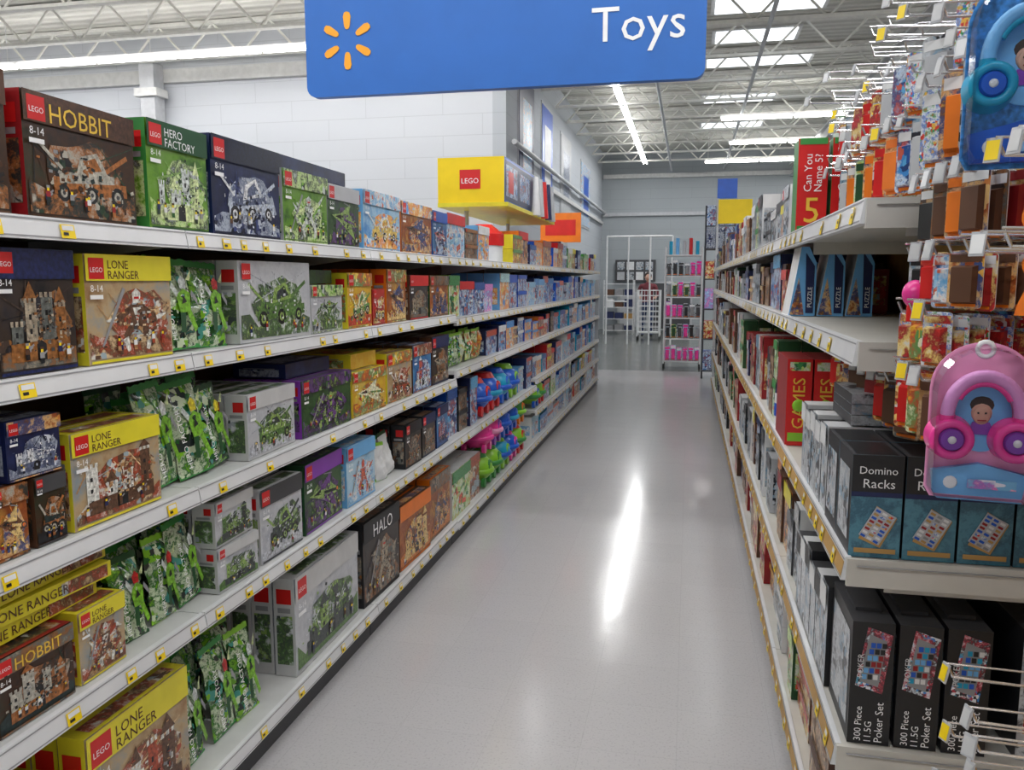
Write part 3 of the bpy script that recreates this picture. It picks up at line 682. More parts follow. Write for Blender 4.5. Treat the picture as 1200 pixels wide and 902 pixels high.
def round_toy(y, z, r, c1, c2, c3, x=None):
    m = MB(); x = XL + .012 - r if x is None else x
    M = T(x, y, z)
    for sx in (-1, 1):
        for sy in (-1, 1): m.cyl(M, (sx * r * .55 - .012, sy * r * .55, r * .24 + .002), (sx * r * .55 + .012, sy * r * .55, r * .24 + .002), r * .24, 14, c3)
    m.sphere(M, (0, 0, r * .92), r * .86, c1, 20, 12, (1, 1, .85))
    m.torus(M, (0, 0, r * .8), r * .82, r * .15, c2, 'z', 24, 8)
    m.cyl(M, (0, 0, r * 1.5), (0, 0, r * 1.74), r * .55, 16, c3, r * .4)
    m.torus(M, (r * .72, 0, r * 1.0), r * .28, r * .09, c3, 'x', 16, 6)
    m.build('round_plastic_toy')
cols = [('blue', 'blue', 'red'), ('blue', 'teal', 'red'), ('teal', 'blue', 'blue'), ('blue', 'blue', 'lime')]
for i, c in enumerate(cols): round_toy(5.12 + i * .30, .614, .145, *c)
cols = [('lime', 'green', 'blue'), ('lime', 'green', 'red')]
for i, c in enumerate(cols): round_toy(6.92 + i * .27, .394, .125, *c)
up = [('pink', 'pink', 'pink'), ('pink', 'lpink', 'purple'), ('blue', 'blue', 'blue'), ('blue', 'teal', 'blue'), ('green', 'lime', 'orange'), ('lime', 'green', 'red')]
lo = [('lime', 'lime', 'green'), ('lime', 'green', 'green'), ('teal', 'blue', 'lime'), ('blue', 'blue', 'pink'), ('lime', 'green', 'red'), ('green', 'green', 'blue')]
for i in range(5):
    round_toy(5.16 + i * .275, .134, .130, *lo[i]); round_toy(5.16 + i * .275, .134 + .130 * 1.74 + .003, .125, *up[i])
m = MB(); M = T(XL - .2, 5.72, 1.622)
m.cyl(M, (0, 0, 0), (0, 0, .12), .14, 8, 'white'); m.cyl(M, (0, 0, .12), (0, 0, .20), .15, 8, 'red', .15); m.cyl(M, (0, 0, .20), (0, 0, .27), .15, 8, 'red', .06); m.fq(M, -.07, .07, .02, .1, -.145, 'blue')
m.build('toy_carousel')

m = MB(); hx0, hx1, hy0, hy1, hz0, hz1 = -1.86, -1.35, 5.95, 8.05, 2.07, 2.40
m.box(I4, hx0, hx1, hy0, hy1, hz0, hz1, ['syellow', 'syellow', 'syellow', 'blue', 'syellow', 'syellow'])
M = T(hx0, hy0, hz0)
m.fq(M, .17, .33, .10, .24, -.003, 'red'); m.text(M, 'LEGO', .185, .14, .07, -.005, 'txt_white', maxw=.13)
Ms = ML(hx1, hy0, hz0)
m.fq(Ms, .02, 2.08, .02, .31, -.002, 'a_space_1')
m.fq(Ms, .05, .45, .05, .28, -.004, 'a_blue'); m.fq(Ms, .12, .30, .08, .24, -.006, 'red')
m.fq(Ms, .55, .95, .06, .27, -.004, 'a_blue'); m.fq(Ms, 1.1, 1.3, .06, .30, -.004, 'white'); m.fq(Ms, 1.4, 1.9, .05, .27, -.004, 'a_bw')
for k in range(5): m.cyl(Ms, (1.0 + k * .2, -.05, -.02), (1.0 + k * .2, -.05, .30), .04, 10, ['white', 'lgrey', 'red', 'navy', 'lgrey'][k], .02)
m.box(I4, hx0, hx1 + .03, hy0 - .01, hy1 + .01, hz0 - .03, hz0, 'yellow')
for y in (6.3, 7.8): m.cyl(I4, (-1.735, y, 1.66), (-1.735, y, hz0 - .03), .018, 8, 'lgrey')
m.build('display_header_box')
m = MB(); M = T(-1.74, 9.6, 1.66)
m.box(M, 0, .48, 0, .03, .28, .62, 'orange'); m.fq(M, .06, .42, .36, .54, -.003, 'red')
m.cyl(M, (.02, .015, 0), (.02, .015, .28), .012, 6, 'lgrey'); m.build('orange_price_sign')

for i, (y0, y1, za, zb, a, b) in enumerate(((12.6, 13.9, 2.9, 4.7, 'navy', 'a_lblue'), (14.6, 15.8, 2.8, 4.65, 'blue', 'white'), (16.8, 18.3, 2.8, 4.5, 'lgrey', 'a_space'), (20.0, 21.8, 2.8, 4.4, 'a_lblue', 'blue'))):
    m = MB(); M = ML(-2.635, y0, za)
    m.box(M, 0, y1 - y0, 0, .012, 0, zb - za, 'lgrey'); w = y1 - y0; h = zb - za
    m.box(M, .05, w - .05, -.01, 0, .05, h - .05, a); m.fq(M, w * .25, w * .8, h * .2, h * .8, -.012, b)
    m.build('wall_poster')

# ------------------------------------------------------------------ right gondola
XR = .33; RB = [1.72 + 1.22 * i for i in range(9)]
RZs = [1.655, 1.375, .93, .52, .17]
RZ1, RZ2, RZ3, RZ4, RZ5 = RZs
m = MB()
for i in range(8):
    y0, y1 = RB[i], RB[i + 1]
    for k, z in enumerate(RZs):
        m.box(I4, XR + .012, XR + DEP, y0 + .002, y1 - .002, z - .03, z, 'shelf_beige')
        if k == 4: m.box(I4, XR + .03, XR + .05, y0, y1, 0, z - .03, 'dgrey')
        lip(m, XR, -1, y0 + .002, y1 - .002, z + .004, h=.05, mat='lip_w', strip_m='tanstrip' if k > 1 else None, tags=.8)
        if k < 4:
            for yy in (y0 + .012, y1 - .02):
                m.box(I4, XR + .08, XR + DEP, yy, yy + .004, z - .07, z - .03, 'shelf_beige')
    m.box(I4, XR + DEP, XR + DEP + .03, y0, y1, .02, 2.2 if i < 2 else 1.75, 'pegtan')
for z in RZs:
    m.box(I4, XR + .002, XR + DEP, 1.712, 1.722, z - .055, z + .003, 'shelf_beige')
    m.tq(I4, XR + .02, XR + DEP, 1.705, 1.712, z - .010, 'grey')
for y in RB: m.box(I4, XR + DEP - .006, XR + DEP + .05, y - .015, y + .015, 0, 2.22 if y < 4.2 else 1.77, 'lgrey')
m.box(I4, XR + DEP, XR + DEP + .03, .5, 1.70, .02, 2.2, 'pegtan'); m.box(I4, XR + .14, XR + DEP, .5, 1.70, .12, .15, 'shelf_beige'); m.box(I4, XR + .16, XR + .18, .5, 1.70, 0, .12, 'dgrey')
for z in [x * .1 + .3 for x in range(19)]:
    m.box(I4, XR + DEP - .003, XR + DEP, .52, 1.69, z, z + .012, 'brown')
m.build('game_aisle_shelving')

hk = MB()
def hook(y, z, xt, tag=True, xb=XR + DEP - .001):
    hk.cyl(I4, (xb, y, z), (xt, y, z + .012), .0026, 5, 'chrome'); hk.cyl(I4, (xt, y, z + .012), (xt - .008, y, z + .030), .0026, 5, 'chrome')
    hk.cyl(I4, (xb, y, z + .028), (xt - .012, y, z + .036), .002, 5, 'chrome')
    if tag:
        M = T(xt - .014, y, z + .018) @ RZ(random.choice([-75, -65, -50, -40])) @ Matrix.Rotation(math.radians(-12), 4, 'X')
        hk.box(M, -.010, .010, -.0015, .0015, -.016, .018, 'lgrey')
        hk.fq(M, -.0085, .0085, -.013, .014, -.0025, random.choice(['syellow', 'offwhite', 'white', 'offwhite']))
def stack_cards(m, y, z, xt, n, w, h, pal, gap=.022, t=.016, yaw=0):
    a0, b0 = random.choice(pal)
    for i in range(n):
        x = xt + .02 + i * gap
        if x > XR + DEP - .03: break
        a, b = (a0, b0) if R() < .6 else random.choice(pal)
        ca = math.radians(-90 + yaw)
        blister(m, T(x - w / 2 * math.cos(ca), y - w / 2 * math.sin(ca) + U(-.004, .004), z - h + .014 + U(-.004, .004)) @ RZ(-90 + yaw + U(-12, 12)), w, h, a, b, t)
for z in (2.13, 2.03, 1.93, 1.83):
    for y in [1.28 + .15 * i for i in range(14)]:
        hook(y + U(-.03, .03), z + U(-.02, .02), XR + U(.08, .18), tag=R() < .4)
m1 = MB(); m2 = MB(); m3 = MB(); m4 = MB(); m5 = MB()
cc = [('a_cards', 'a_red'), ('a_wood', 'brown'), ('a_orange', 'orange'), ('a_bw', 'black'), ('a_yellow', 'a_yellow'), ('a_blue', 'blue'), ('a_red', 'dred'), ('a_blue', 'a_lblue'), ('a_cards', 'a_cards'), ('a_red', 'red'), ('a_yellow', 'orange')]
ccd = [('a_cards', 'brown'), ('a_orange', 'a_orange'), ('a_halo', 'brown'), ('a_wood', 'orange'), ('a_red', 'dred'), ('a_orange', 'brown'), ('a_wood', 'black')]
cch = [('a_green', 'dgreen'), ('a_bw', 'black'), ('a_red', 'red'), ('a_cards', 'a_cards'), ('a_orange', 'orange'), ('a_red', 'a_red'), ('a_blue', 'a_blue'), ('a_bw', 'lgrey')]
YS = [1.16 + .08 * k for k in range(7)]
for y in YS:
    hook(y, 1.655, XR + .08, tag=R() < .6)
    if y > 1.35: stack_cards(m1, y, 1.655, XR + .08, 16, .06, .105, ccd, gap=.024, t=.010, yaw=30)
    hook(y, 1.53, XR + .07, tag=R() < .5)
    if y > 1.38: stack_cards(m2, y, 1.53, XR + .07, 15, .06, .09, ccd + cc, gap=.025, t=.010, yaw=35)
    if y > 1.42:
        hook(y, 1.43, XR + .06, tag=R() < .6)
        stack_cards(m3, y, 1.43, XR + .06, 13, .06, .095, cc, gap=.028, t=.012, yaw=35)
        hook(y, 1.32, XR + .06, tag=R() < .6)
        stack_cards(m3, y, 1.32, XR + .06, 13, .06, .11, cc, gap=.028, t=.012, yaw=35)
for i, y in enumerate([1.48, 1.60, 1.72]):
    hook(y, 1.85, XR + .10); stack_cards(m5, y, 1.85, XR + .11, 8, .085, .15, cch, gap=.04, yaw=45)
    hook(y + .04, 2.02, XR + .16); stack_cards(m5, y + .04, 2.02, XR + .17, 6, .085, .14, cch, gap=.04, yaw=45)
for i, y in enumerate([1.86 + .12 * k for k in range(10)]):
    hook(y, 1.98, XR + .12, tag=R() < .5); stack_cards(m4, y, 1.98, XR + .13, random.randint(5, 8), .08, .14, cch, gap=.038, yaw=35)
    hook(y, 1.82, XR + .10, tag=R() < .5)
    if y < 2.75: stack_cards(m4, y, 1.82, XR + .12, random.randint(6, 9), .08, .14, cch, gap=.036, yaw=35)
for i, y in enumerate([1.80 + .1 * k for k in range(9)]):
    hook(y, 1.28, XR + .08, tag=R() < .5)
    stack_cards(m4, y, 1.28, XR + .10, 9, .065, .12, ccd + [('a_red', 'red'), ('a_yellow', 'dred'), ('a_red', 'a_red')], gap=.032, yaw=35)
for z in (.80, .70, .60):
    for y in (1.22, 1.34, 1.46): hook(y + U(-.02, .02), z, XR + .10 + U(0, .05))
for mm in (m1, m2, m3, m4, m5): mm.build('hanging_card_packs')
hk.build('peg_hooks')

def headphones(x, y, z, w, h, card, band, cup, inner, lower, yaw=-8):
    m = MB(); M = T(x, y, z) @ RZ(yaw)
    top = [(w * .5 + w * .5 * math.cos(math.pi * i / 16), h - w * .5 + w * .5 * math.sin(math.pi * i / 16)) for i in range(17)]
    shape = [(w * .06, 0), (w * .94, 0), (w, h * .06)] + top + [(0, h * .06)]
    m.poly(M, shape, 0, .003, card)
    cx = w / 2; cz = h * .55; Rr = w * .34
    ins = [(cx + Rr * .84 * math.cos(2 * math.pi * i / 24), cz - h * .02 + Rr * 1.10 * math.sin(2 * math.pi * i / 24)) for i in range(24)]
    m.poly(M, ins, -.004, 0, lower); m.sphere(M, (cx, -.004, cz + .002), w * .10, 'skin', 14, 8, (1, .15, 1.15)); m.sphere(M, (cx, -.003, cz + .014), w * .125, 'hair', 14, 8, (1.05, .12, .85))
    m.sphere(M, (cx, -.006, cz - .002), w * .085, 'skin', 14, 8, (1, .15, 1.15)); m.fq(M, cx - .006, cx + .006, cz - .010, cz - .008, -.0095, 'dred')
    for sx in (-1, 1): m.sphere(M, (cx + sx * .005, -.0085, cz + .002), .0016, 'txt_black', 6, 4)
    m.poly(M, [(cx - w * .14, cz - h * .13), (cx + w * .14, cz - h * .13), (cx + w * .08, cz - h * .05), (cx - w * .08, cz - h * .05)], -.006, -.004, 'purple')
    pts = []
    for i in range(19):
        a = math.pi * i / 18; pts.append((cx + Rr * math.cos(a), -.022, cz + Rr * 1.22 * math.sin(a)))
    m.tube(M, pts, .010, 10, band)
    for p in pts: m.sphere(M, p, .010, band, 10, 6)
    pts2 = [(cx + (p[0] - cx) * .84, p[1], cz + (p[2] - cz) * .84) for p in pts[3:-3]]
    m.tube(M, pts2, .006, 8, cup)
    for sx in (-1, 1):
        c = (cx + sx * Rr, -.012, cz - .036)
        m.tube(M, [(cx + sx * Rr, -.022, cz), (cx + sx * Rr, -.02, cz - .02)], .011, 8, cup)
        m.cyl(M, (c[0] - sx * .006, 0, c[2]), (c[0] - sx * .006, -.034, c[2]), .034, 28, cup, .029); m.torus(M, (c[0] - sx * .006, -.034, c[2]), .024, .007, cup, 'y', 26, 8)
        m.cyl(M, (c[0] - sx * .006, -.034, c[2]), (c[0] - sx * .006, -.041, c[2]), .018, 20, inner, .015)
        m.sphere(M, (c[0] - sx * .006, -.041, c[2]), .006, 'white', 10, 6, (1, .4, 1))
    m.poly(M, [(w * .08, h * .03), (w * .92, h * .03), (w * .95, h * .18), (w * .5, h * .24), (w * .05, h * .18)], -.012, 0, 'lblue' if cup == 'pink' else 'blue')
    m.fq(M, w * .40, w * .86, h * .08, h * .14, -.014, 'a_pink'); m.sphere(M, (w * .24, -.013, h * .11), w * .07, 'white', 12, 6, (1, .1, 1))
    m.torus(M, (cx, .001, h * .955), .011, .004, 'white', 'y', 14, 6)
    n = len(shape); ctr = (cx, h * .5)
    def ring(k, yy): return [(ctr[0] + (p[0] - ctr[0]) * k, yy, ctr[1] + (p[1] - ctr[1]) * k) for p in shape]
    vs = ring(.97, -.001) + ring(.93, -.046) + ring(.88, -.052)
    fs = [(i, (i + 1) % n, n + (i + 1) % n, n + i) for i in range(n)] + [(n + i, n + (i + 1) % n, 2 * n + (i + 1) % n, 2 * n + i) for i in range(n)] + [tuple(range(2 * n, 3 * n))]
    m.add(M, vs, fs, 'clear')
    return m.build('childrens_headphones_pack')
headphones(.365, 1.34, 1.168, .142, .24, 'lpink', 'lilac', 'pink', 'purple', 'lblue')
headphones(.372, 1.30, 1.655, .15, .265, 'a_blue_1', 'lblue', 'teal', 'blue', 'lblue')
headphones(.535, 1.28, 1.16, .14, .24, 'lblue', 'pink', 'purple', 'pink', 'white')
m = MB(); pouch(m, T(.450, 1.26, 1.45) @ RZ(-10), .13, .15, .035, 'orange', 'orange'); m.build('orange_toy_pouch')
m = MB(); m.sphere(T(.40, 1.60, 1.475), (0, 0, 0), .022, 'pink', 16, 10, (1, 1, 1.15)); m.cyl(T(.40, 1.60, 1.475), (0, 0, -.05), (0, 0, -.015), .013, 12, 'red'); m.build('pink_jump_rope_handle')

for i in range(4):
    m = MB(); M = T(.337 + i * .103, 1.735, RZ3 + .002)
    for k in range(2):
        Mk = M @ T(0, k * .152, 0)
        m.box(Mk, 0, .098, 0, .148, 0, .215, ['a_domino', 'dgrey', 'black', 'black', 'black', 'dgrey'])
        m.sq(Mk, .02, .13, .03, .18, -.001, 'a_bw')
        m.tq(Mk, .01, .088, .01, .138, .216, 'black')
    m.fq(M, 0, .098, .138, .215, -.001, 'black')
    m.fq(M, 0, .098, .128, .138, -.001, 'navy')
    m.text(M, 'Racks', .022, .147, .022, -.003, 'txt_white', maxw=.06); m.text(M, 'Domino', .014, .176, .026, -.003, 'txt_white', maxw=.072)
    m.poly(M, [(.018, .040), (.060, .022), (.090, .085), (.050, .110)], -.0020, -.0012, 'tanstrip')
    Mr = M @ T(.053, -.003, .068) @ Matrix.Rotation(math.radians(28), 4, 'Y')
    m.box(Mr, -.022, .022, -.001, .001, -.034, .034, 'lgrey')
    for q in range(8):
        for c in range(3): m.fq(Mr, -.020 + c * .014, -.010 + c * .014, -.033 + q * .0084, -.028 + q * .0084, -.002, random.choice(['a_cards', 'blue', 'dred', 'grey', 'tanstrip', 'white']))
    m.fq(M, .01, .09, .010, .020, -.002, 'tanstrip')
    m.build('domino_rack_box')
m = MB()
for k in range(5): carton(m, MR(.34, 2.14 + k * .088, RZ3 + .002), .08, .215 - .01 * (k % 2), .30, 'a_bw', 'black' if k % 2 else 'white', 'white', None, logo=None, detail=False)
m.build('board_game_box_stack')
m = MB()
for k in range(3): m.box(T(.39, 2.06, RZ3 + .222 + k * .026), 0, .20, 0, .25, 0, .024, ['a_bw', 'black', 'dgrey', 'dgrey', 'grey', 'a_bw'])
m.build('board_game_box_stack')
for i in range(3):
    m = MB(); M = T(.337 + i * .088, 2.90, RZ3 + .002)
    m.box(M, 0, .082, 0, .3, 0, .30, ['red', 'dred', 'dred', 'dred', 'dred', 'dred'])
    m.text(M, 'GAMES', .02, .06, .04, -.002, 'txt_yellow', rot=True, maxw=.2); m.fq(M, .008, .074, .015, .045, -.001, 'lime'); m.fq(M, .008, .074, .26, .29, -.001, 'a_green')
    m.sphere(M, (.041, -.002, .14), .022, 'lime', 10, 6, (1, .2, 1))
    m.build('red_game_box')
for i in range(3):
    m = MB(); M = T(.337 + i * .092, 2.95, RZ2 + .002)
    vs = [(0, 0), (.086, 0), (.086, .18), (.06, .235), (.035, .235)]
    m.poly(M, vs, 0, .2, 'lblue', 'white'); m.poly(M @ T(0, -.001, 0), [(0.004, .004), (.05, .004), (.03, .13)], 0, .0008, 'a_orange')
    m.poly(M @ T(0, -.001, 0), [(.055, .01), (.08, .01), (.08, .17), (.05, .215)], 0, .0008, 'navy'); m.text(M, 'PUZZLE', .06, .03, .014, -.003, 'txt_white', rot=True, maxw=.12)
    m.build('wedge_puzzle_box')
for i in range(2):
    m = MB(); M = T(.337 + i * .106, 2.86, RZ1 + .002)
    m.box(M, 0, .094, 0, .12, 0, .30, ['red', 'green', 'green', 'green', 'green', 'green'])
    m.fq(M, .004, .090, .0, .02, -.001, 'green'); m.fq(M, .004, .090, .28, .30, -.001, 'green')
    m.text(M, '5', .047, .03, .08, -.003, 'txt_yellow', center=True)
    m.text(M, 'Name 5?', .052, .13, .024, -.003, 'txt_white', rot=True); m.text(M, 'Can You', .02, .13, .024, -.003, 'txt_white', rot=True)
    m.build('party_game_box')
m = MB(); pouch(m, T(.56, 2.8, RZ1 + .005), .09, .13, .05, 'a_orange', 'orange'); m.build('orange_game_pouch')
m = MB(); M = T(.38, 3.3, RZ3 + .002); m.cyl(M, (0, 0, 0), (0, 0, .13), .04, 16, 'white'); m.cyl(M, (0, 0, .13), (0, 0, .2), .04, 16, 'navy', .03); m.cyl(M, (0, 0, .2), (0, 0, .27), .03, 16, 'white', .035); m.cyl(M, (0, 0, .04), (0, 0, .09), .041, 16, 'blue'); m.build('game_canister')
for i in range(3):
    m = MB(); M = T(.355 + i * .092, 1.735, RZ4 + .002)
    m.box(M, 0, .083, 0, .23, 0, .27, ['black', 'black', 'black', 'black', 'black', 'dgrey'])
    m.poly(M, [(.010, .130), (.064, .115), (.079, .245), (.03, .26)], -.0012, 0, 'a_chips'); m.poly(M, [(.018, .140), (.055, .13), (.068, .232), (.034, .245)], -.002, -.0015, 'grey')
    for q in range(6):
        for c in range(3): m.fq(M, .022 + c * .011 + q * .003, .031 + c * .011 + q * .003, .146 + q * .014, .157 + q * .014, -.003, random.choice(['blue', 'dred', 'white', 'black', 'teal', 'lblue']))
    m.text(M, 'POKER', .012, .150, .012, -.004, 'white', rot=True)
    m.text(M, '300 Piece', .012, .008, .014, -.003, 'txt_white', maxw=.10, rot=True); m.text(M, '11.5G', .032, .008, .014, -.003, 'txt_white', maxw=.10, rot=True); m.text(M, 'Poker Set', .052, .008, .016, -.003, 'txt_white', maxw=.10, rot=True)
    m.sq(M, .02, .21, .03, .24, -.001, 'a_bw')
    m.box(M, .015, .068, .06, .17, .27, .278, 'dgrey')
    m.build('poker_set_box')
m = MB()
for k in range(6): carton(m, MR(.345, 2.06 + k * .09, RZ4 + .002), .083, .25 - .012 * (k % 3), .30, 'a_bw', ['black', 'white', 'dgrey'][k % 3], ['white', 'black'][k % 2], None, logo=None, detail=False)
m.build('board_game_box_stack')
m = MB(); m.box(I4, .68, .76, 1.74, 2.5, RZ4 + .002, .80, ['a_bw', 'black', 'black', 'black', 'black', 'dgrey']); m.fq(I4, .69, .75, .58, .76, 1.738, 'a_red'); m.build('board_game_box')
XF = XR + .02
row('game_box_row', -1, XF, 3.02, 11.4, RZ1, .30, P['game'], (.12, .32), (.45, 1.0), logo=.15, stack=.4)
row('game_box_row', -1, XF, 3.2, 11.4, RZ2, .235, P['game'], (.1, .3), (.55, .98), logo=.1)
row('game_box_row', -1, XF, 3.42, 11.4, RZ3, .36, P['game'], (.12, .3), (.55, .95), logo=.1, stack=.6)
row('game_box_row', -1, XF, 2.62, 11.4, RZ4, .32, P['dark'] + P['game'], (.08, .25), (.6, .95), logo=0)
row('game_box_row', -1, XF, 1.76, 11.4, RZ5, .29, P['dark'] + P['game'], (.1, .3), (.55, .95), logo=0, stack=.5)
m = MB(); m.box(I4, XR + DEP + .06, XR + DEP + .08, .5, 11.48, .02, 1.7, 'pegwhite'); m.build('rear_shelf_panel')

m = MB(); m.box(I4, .34, .60, 11.6, 11.66, 2.6, 2.86, 'blue'); m.box(I4, .36, .80, 11.55, 11.59, 2.26, 2.58, 'syellow')
m.box(I4, .34, .37, 11.6, 11.64, 0, 2.6, 'lgrey'); m.build('aisle_end_sign')

# ------------------------------------------------------------------ far cross-aisle fixtures
m = MB(); M = T(-.40, 14.0, 0)
for x in (0, .6):
    for y in (0, .45): m.cyl(M, (x, y, .08), (x, y, 2.05), .014, 8, 'steelw'); m.cyl(M, (x - .015, y, .045), (x + .015, y, .045), .045, 12, 'rubber')
for z in (.12, .5, .85, 1.2, 1.55, 1.9):
    m.box(M, -.01, .61, -.01, .46, z, z + .02, 'steelw')
    for k in range(6):
        if z > 1.8: continue
        a, b = random.choice([('a_pink', 'pink'), ('a_bw', 'black'), ('a_green', 'dgreen'), ('a_bw', 'grey'), ('a_bw', 'dgrey')])
        if z < .3 or .8 < z < 1 and k < 3: a, b = 'a_pink', 'pink'
        blister(m, M @ T(.02 + k * .098, -.005, z + .03), .085, U(.2, .27), a, b, .03); m.box(M, .02 + k * .098, .1 + k * .098, .02, .4, z + .021, z + .22, b)
for k in range(5): m.cyl(M, (.08 + k * .11, .2, 1.92), (.08 + k * .11, .2, 2.15 + .05 * (k % 2)), .03, 8, ['teal', 'lblue', 'lgrey', 'red', 'teal'][k])
m.build('wheeled_merchandise_rack')
m = MB(); M = T(.22, 12.6, 0)
for x in (0, .55): m.cyl(M, (x, .1, 0), (x, .1, 2.6), .014, 8, 'dgrey')
for z in (.12, .6, 1.05, 1.5, 1.95): m.box(M, -.01, .56, 0, .4, z, z + .02, 'dgrey')
for z in (.14, .62, 1.07, 1.52, 1.97, 2.3):
    for k in range(4):
        a, b = random.choice([('a_pink', 'pink'), ('a_blue', 'blue'), ('a_bw', 'white'), ('a_red', 'red')]) if z < 1.9 else random.choice([('a_blue', 'teal'), ('a_blue', 'navy'), ('a_space', 'blue')])
        carton(m, M @ T(.01 + k * .135, .02, z + .002), .125, U(.25, .32), .3, a, b, None, None, logo=None, detail=False)
m.build('endcap_display_rack')
m = MB(); M = T(-1.25, 20.5, 0)
for x in (0, .55):
    for y in (0, .5): m.cyl(M, (x, y, .1), (x, y, 1.25), .018, 8, 'steelw'); m.cyl(M, (x - .015, y, .05), (x + .015, y, .05), .05, 12, 'rubber')
for k in range(9):
    z = .2 + k * .13
    for (a, b) in (((0, 0), (.55, 0)), ((0, .5), (.55, .5)), ((0, 0), (0, .5)), ((.55, 0), (.55, .5))): m.cyl(M, (a[0], a[1], z), (b[0], b[1], z), .008, 5, 'steelw')
for k in range(8): m.cyl(M, (.035 + k * .07, 0, .2), (.035 + k * .07, 0, 1.24), .007, 5, 'steelw')
m.box(M, 0, .55, 0, .5, .18, .2, 'steelw'); m.build('wire_stock_cart')
m = MB(); M = T(-2.55, 17.0, 0); m.box(M, 0, .22, 0, .5, 0, 1.75, 'teal'); m.box(M, .02, .20, -.01, 0, .1, 1.65, 'lblue'); m.box(M, -.02, .24, -.02, .52, 1.75, 1.79, 'white'); m.build('teal_display_stand')
m = MB(); M = T(-2.2, 24.86, 0)
m.box(M, 0, 1.2, 0, .05, 1.45, 2.1, 'dgrey')
for i in range(4):
    for k in range(2): m.fq(M, .06 + i * .28, .28 + i * .28, 1.50 + k * .30, 1.74 + k * .30, -.004, random.choice(['white', 'lgrey', 'a_bw']))
m.build('notice_board')
m = MB(); M = T(-2.1, 24.6, 0); m.box(M, 0, .8, 0, .12, 0, 1.25, 'doorgrey'); m.box(M, .08, .72, -.01, 0, .1, 1.15, 'lgrey'); m.box(M, .34, .46, -.05, -.01, .6, .64, 'chrome'); m.build('stockroom_cabinet')
m = MB(); M = T(-1.2, 24.93, 0); m.box(M, 0, 1.3, 0, .06, 0, 1.44, 'lgrey'); m.box(M, .06, 1.24, -.02, 0, .04, 1.40, 'dgrey'); m.box(M, .64, .66, -.03, -.02, .04, 1.40, 'grey'); m.sphere(M, (.60, -.05, .9), .035, 'chrome', 10, 6); m.build('door_1')
m = MB(); M = T(-1.9, 19.2, 0)
for x in (0, .5, 1.0, 1.5): m.cyl(M, (x, 0, 0), (x, 0, 2.5), .02, 8, 'steelw')
m.cyl(M, (0, 0, 2.5), (1.5, 0, 2.5), .02, 8, 'steelw'); m.cyl(M, (0, 0, 1.0), (.5, 0, 1.0), .015, 8, 'steelw'); m.build('white_pipe_frame')
m = MB(); M = T(-2.3, 22.6, 0)
for k in range(5):
    m.box(M, 0, .8, 0, .5, .1 + k * .32, .12 + k * .32, 'steelw')
    if k < 4:
        for q in range(3): m.box(M, .04 + q * .26, .26 + q * .26, .04, .4, .122 + k * .32, .122 + k * .32 + U(.12, .24), random.choice(['brown', 'grey', 'white', 'navy', 'tanstrip']))
for x in (0, .8):
    for y in (0, .5): m.cyl(M, (x, y, 0), (x, y, 1.5), .015, 6, 'steelw')
m.build('stock_shelf')

# ------------------------------------------------------------------ person by the cart
pe = bpy.data.objects.new('standing_shopper', None); scene.collection.objects.link(pe); PX, PY = -1.05, 21.55; pe.location = (PX, PY, 0)
def skin(name, pts, edges, mat, sub=1, paint=None):
    me = bpy.data.meshes.new(name); me.from_pydata([p[0] for p in pts], edges, [])
    ob = bpy.data.objects.new(name, me); scene.collection.objects.link(ob); ob.parent = pe
    ob.modifiers.new('Skin', 'SKIN')
    for i, p in enumerate(pts):
        r = p[1]; me.skin_vertices[0].data[i].radius = r if isinstance(r, tuple) else (r, r)
    me.skin_vertices[0].data[0].use_root = True
    if sub: s = ob.modifiers.new('Sub', 'SUBSURF'); s.levels = sub; s.render_levels = sub
    dg = bpy.context.evaluated_depsgraph_get(); dg.update()
    nm = bpy.data.meshes.new_from_object(ob.evaluated_get(dg)); ob.modifiers.clear(); ob.data = nm
    nm.materials.clear()
    for k in (mat if isinstance(mat, list) else [mat]): nm.materials.append(MATS[k])
    for p in nm.polygons:
        p.use_smooth = True
        if paint: p.material_index = paint(p.center)
    return ob
pts = [((0, 0, .92), (.15, .11)), ((0, 0, 1.10), (.135, .10)), ((0, -.02, 1.28), (.16, .11)), ((0, -.02, 1.40), (.10, .08)), ((0, -.02, 1.47), .055),
       ((.09, 0, .84), .10), ((.10, -.02, .48), .065), ((.10, 0, .10), .045), ((.11, -.14, .05), .04),
       ((-.09, 0, .84), .10), ((-.11, .02, .48), .065), ((-.12, .04, .10), .045), ((-.13, -.10, .05), .04),
       ((.19, -.02, 1.36), .06), ((.25, -.02, 1.10), .045), ((.20, -.25, 1.06), .032),
       ((-.19, -.02, 1.36), .06), ((-.25, -.02, 1.10), .045), ((-.20, -.25, 1.06), .032)]
ed = [(0, 1), (1, 2), (2, 3), (3, 4), (0, 5), (5, 6), (6, 7), (7, 8), (0, 9), (9, 10), (10, 11), (11, 12), (2, 13), (13, 14), (14, 15), (2, 16), (16, 17), (17, 18)]
def pf(c):
    if c.z < .09: return 3
    if c.z < .93: return 1
    if c.z > 1.44 or c.y < -.19: return 2
    return 0
skin('body', pts, ed, ['shirt', 'jeans', 'skin', 'rubber'], 2, pf)
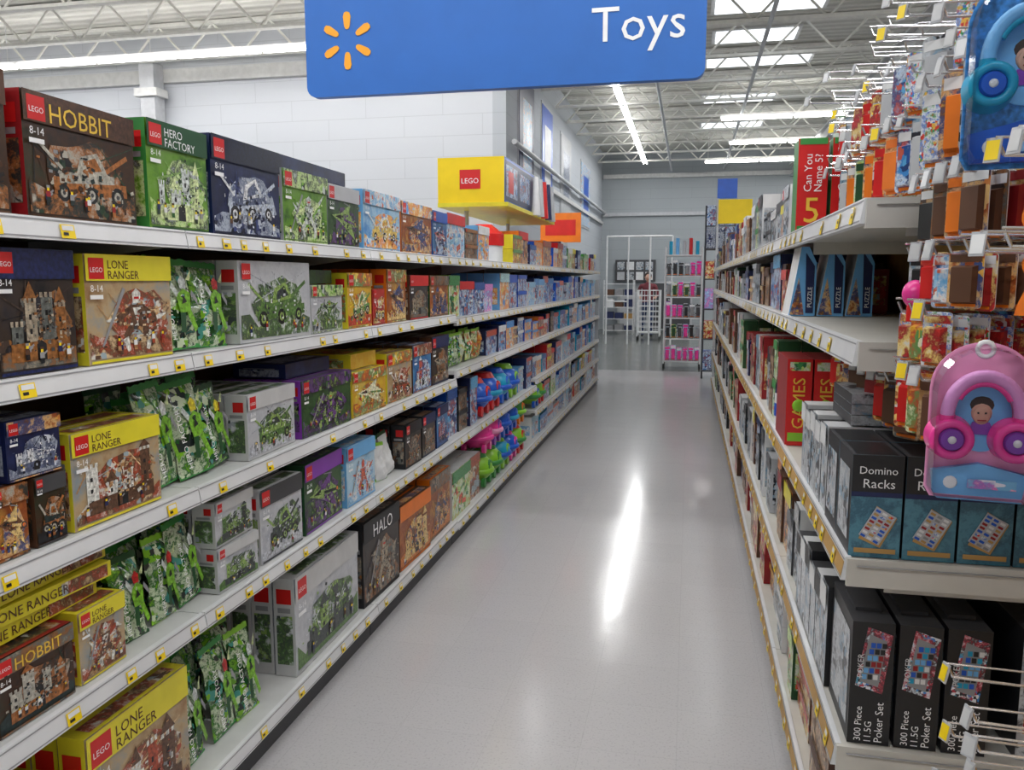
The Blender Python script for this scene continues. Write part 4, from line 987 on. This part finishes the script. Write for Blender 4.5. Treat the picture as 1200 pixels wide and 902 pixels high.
for sx in (-1, 1):
    hx, hy, hz = sx * .20, -.25, 1.06
    P0 = [((hx, hy, hz), .028), ((hx, hy - .05, hz - .005), (.036, .016)), ((hx, hy - .085, hz - .01), (.036, .014))]
    skin('palm', P0, [(0, 1), (1, 2)], 'skin', 1)
    for i, ln in enumerate((.062, .07, .066, .052)):
        fx = hx + (-.03 + .02 * i); b = hy - .085
        skin('finger_%d' % (i + 1), [((fx, b + .015, hz - .008), .009), ((fx, b - ln * .5, hz - .01), .009), ((fx, b - ln * .8, hz - .035), .008), ((fx, b - ln * .7, hz - .055), .007)], [(0, 1), (1, 2), (2, 3)], 'skin', 1)
    skin('thumb', [((hx - sx * .025, hy - .03, hz), .011), ((hx - sx * .05, hy - .06, hz - .012), .010), ((hx - sx * .055, hy - .085, hz - .03), .008)], [(0, 1), (1, 2)], 'skin', 1)
h = MB(); M = T(PX, PY - .03, 0)
h.sphere(M, (0, 0, 1.57), .10, 'skin', 20, 14, (.80, .95, 1.2)); h.sphere(M, (0, .018, 1.60), .104, 'hair', 20, 10, (.86, .95, 1.08), 0, math.pi * .55)
h.sphere(M, (0, -.098, 1.555), .016, 'skin', 8, 6, (.8, 1, 1.4))
for sx in (-1, 1):
    h.sphere(M, (sx * .032, -.082, 1.58), .011, 'white', 8, 6); h.sphere(M, (sx * .032, -.091, 1.58), .005, 'txt_black', 8, 6); h.sphere(M, (sx * .082, 0, 1.57), .02, 'skin', 8, 6, (.5, .8, 1.3))
h.box(M, -.022, .022, -.092, -.084, 1.513, 1.520, 'dred'); h.build('head', pe)

# ------------------------------------------------------------------ world, camera
w = bpy.data.worlds.new('store_ambient'); scene.world = w; w.use_nodes = True
w.node_tree.nodes['Background'].inputs['Color'].default_value = (.82, .91, 1, 1); w.node_tree.nodes['Background'].inputs['Strength'].default_value = .32
cam = bpy.data.cameras.new('camera'); co = bpy.data.objects.new('camera', cam); scene.collection.objects.link(co)
cam.sensor_width = 36; cam.lens = 28.5; cam.clip_start = .02
co.location = (0, 0, 1.5); co.rotation_euler = (math.radians(90 - 7.38), 0, math.radians(12.25)); scene.camera = co
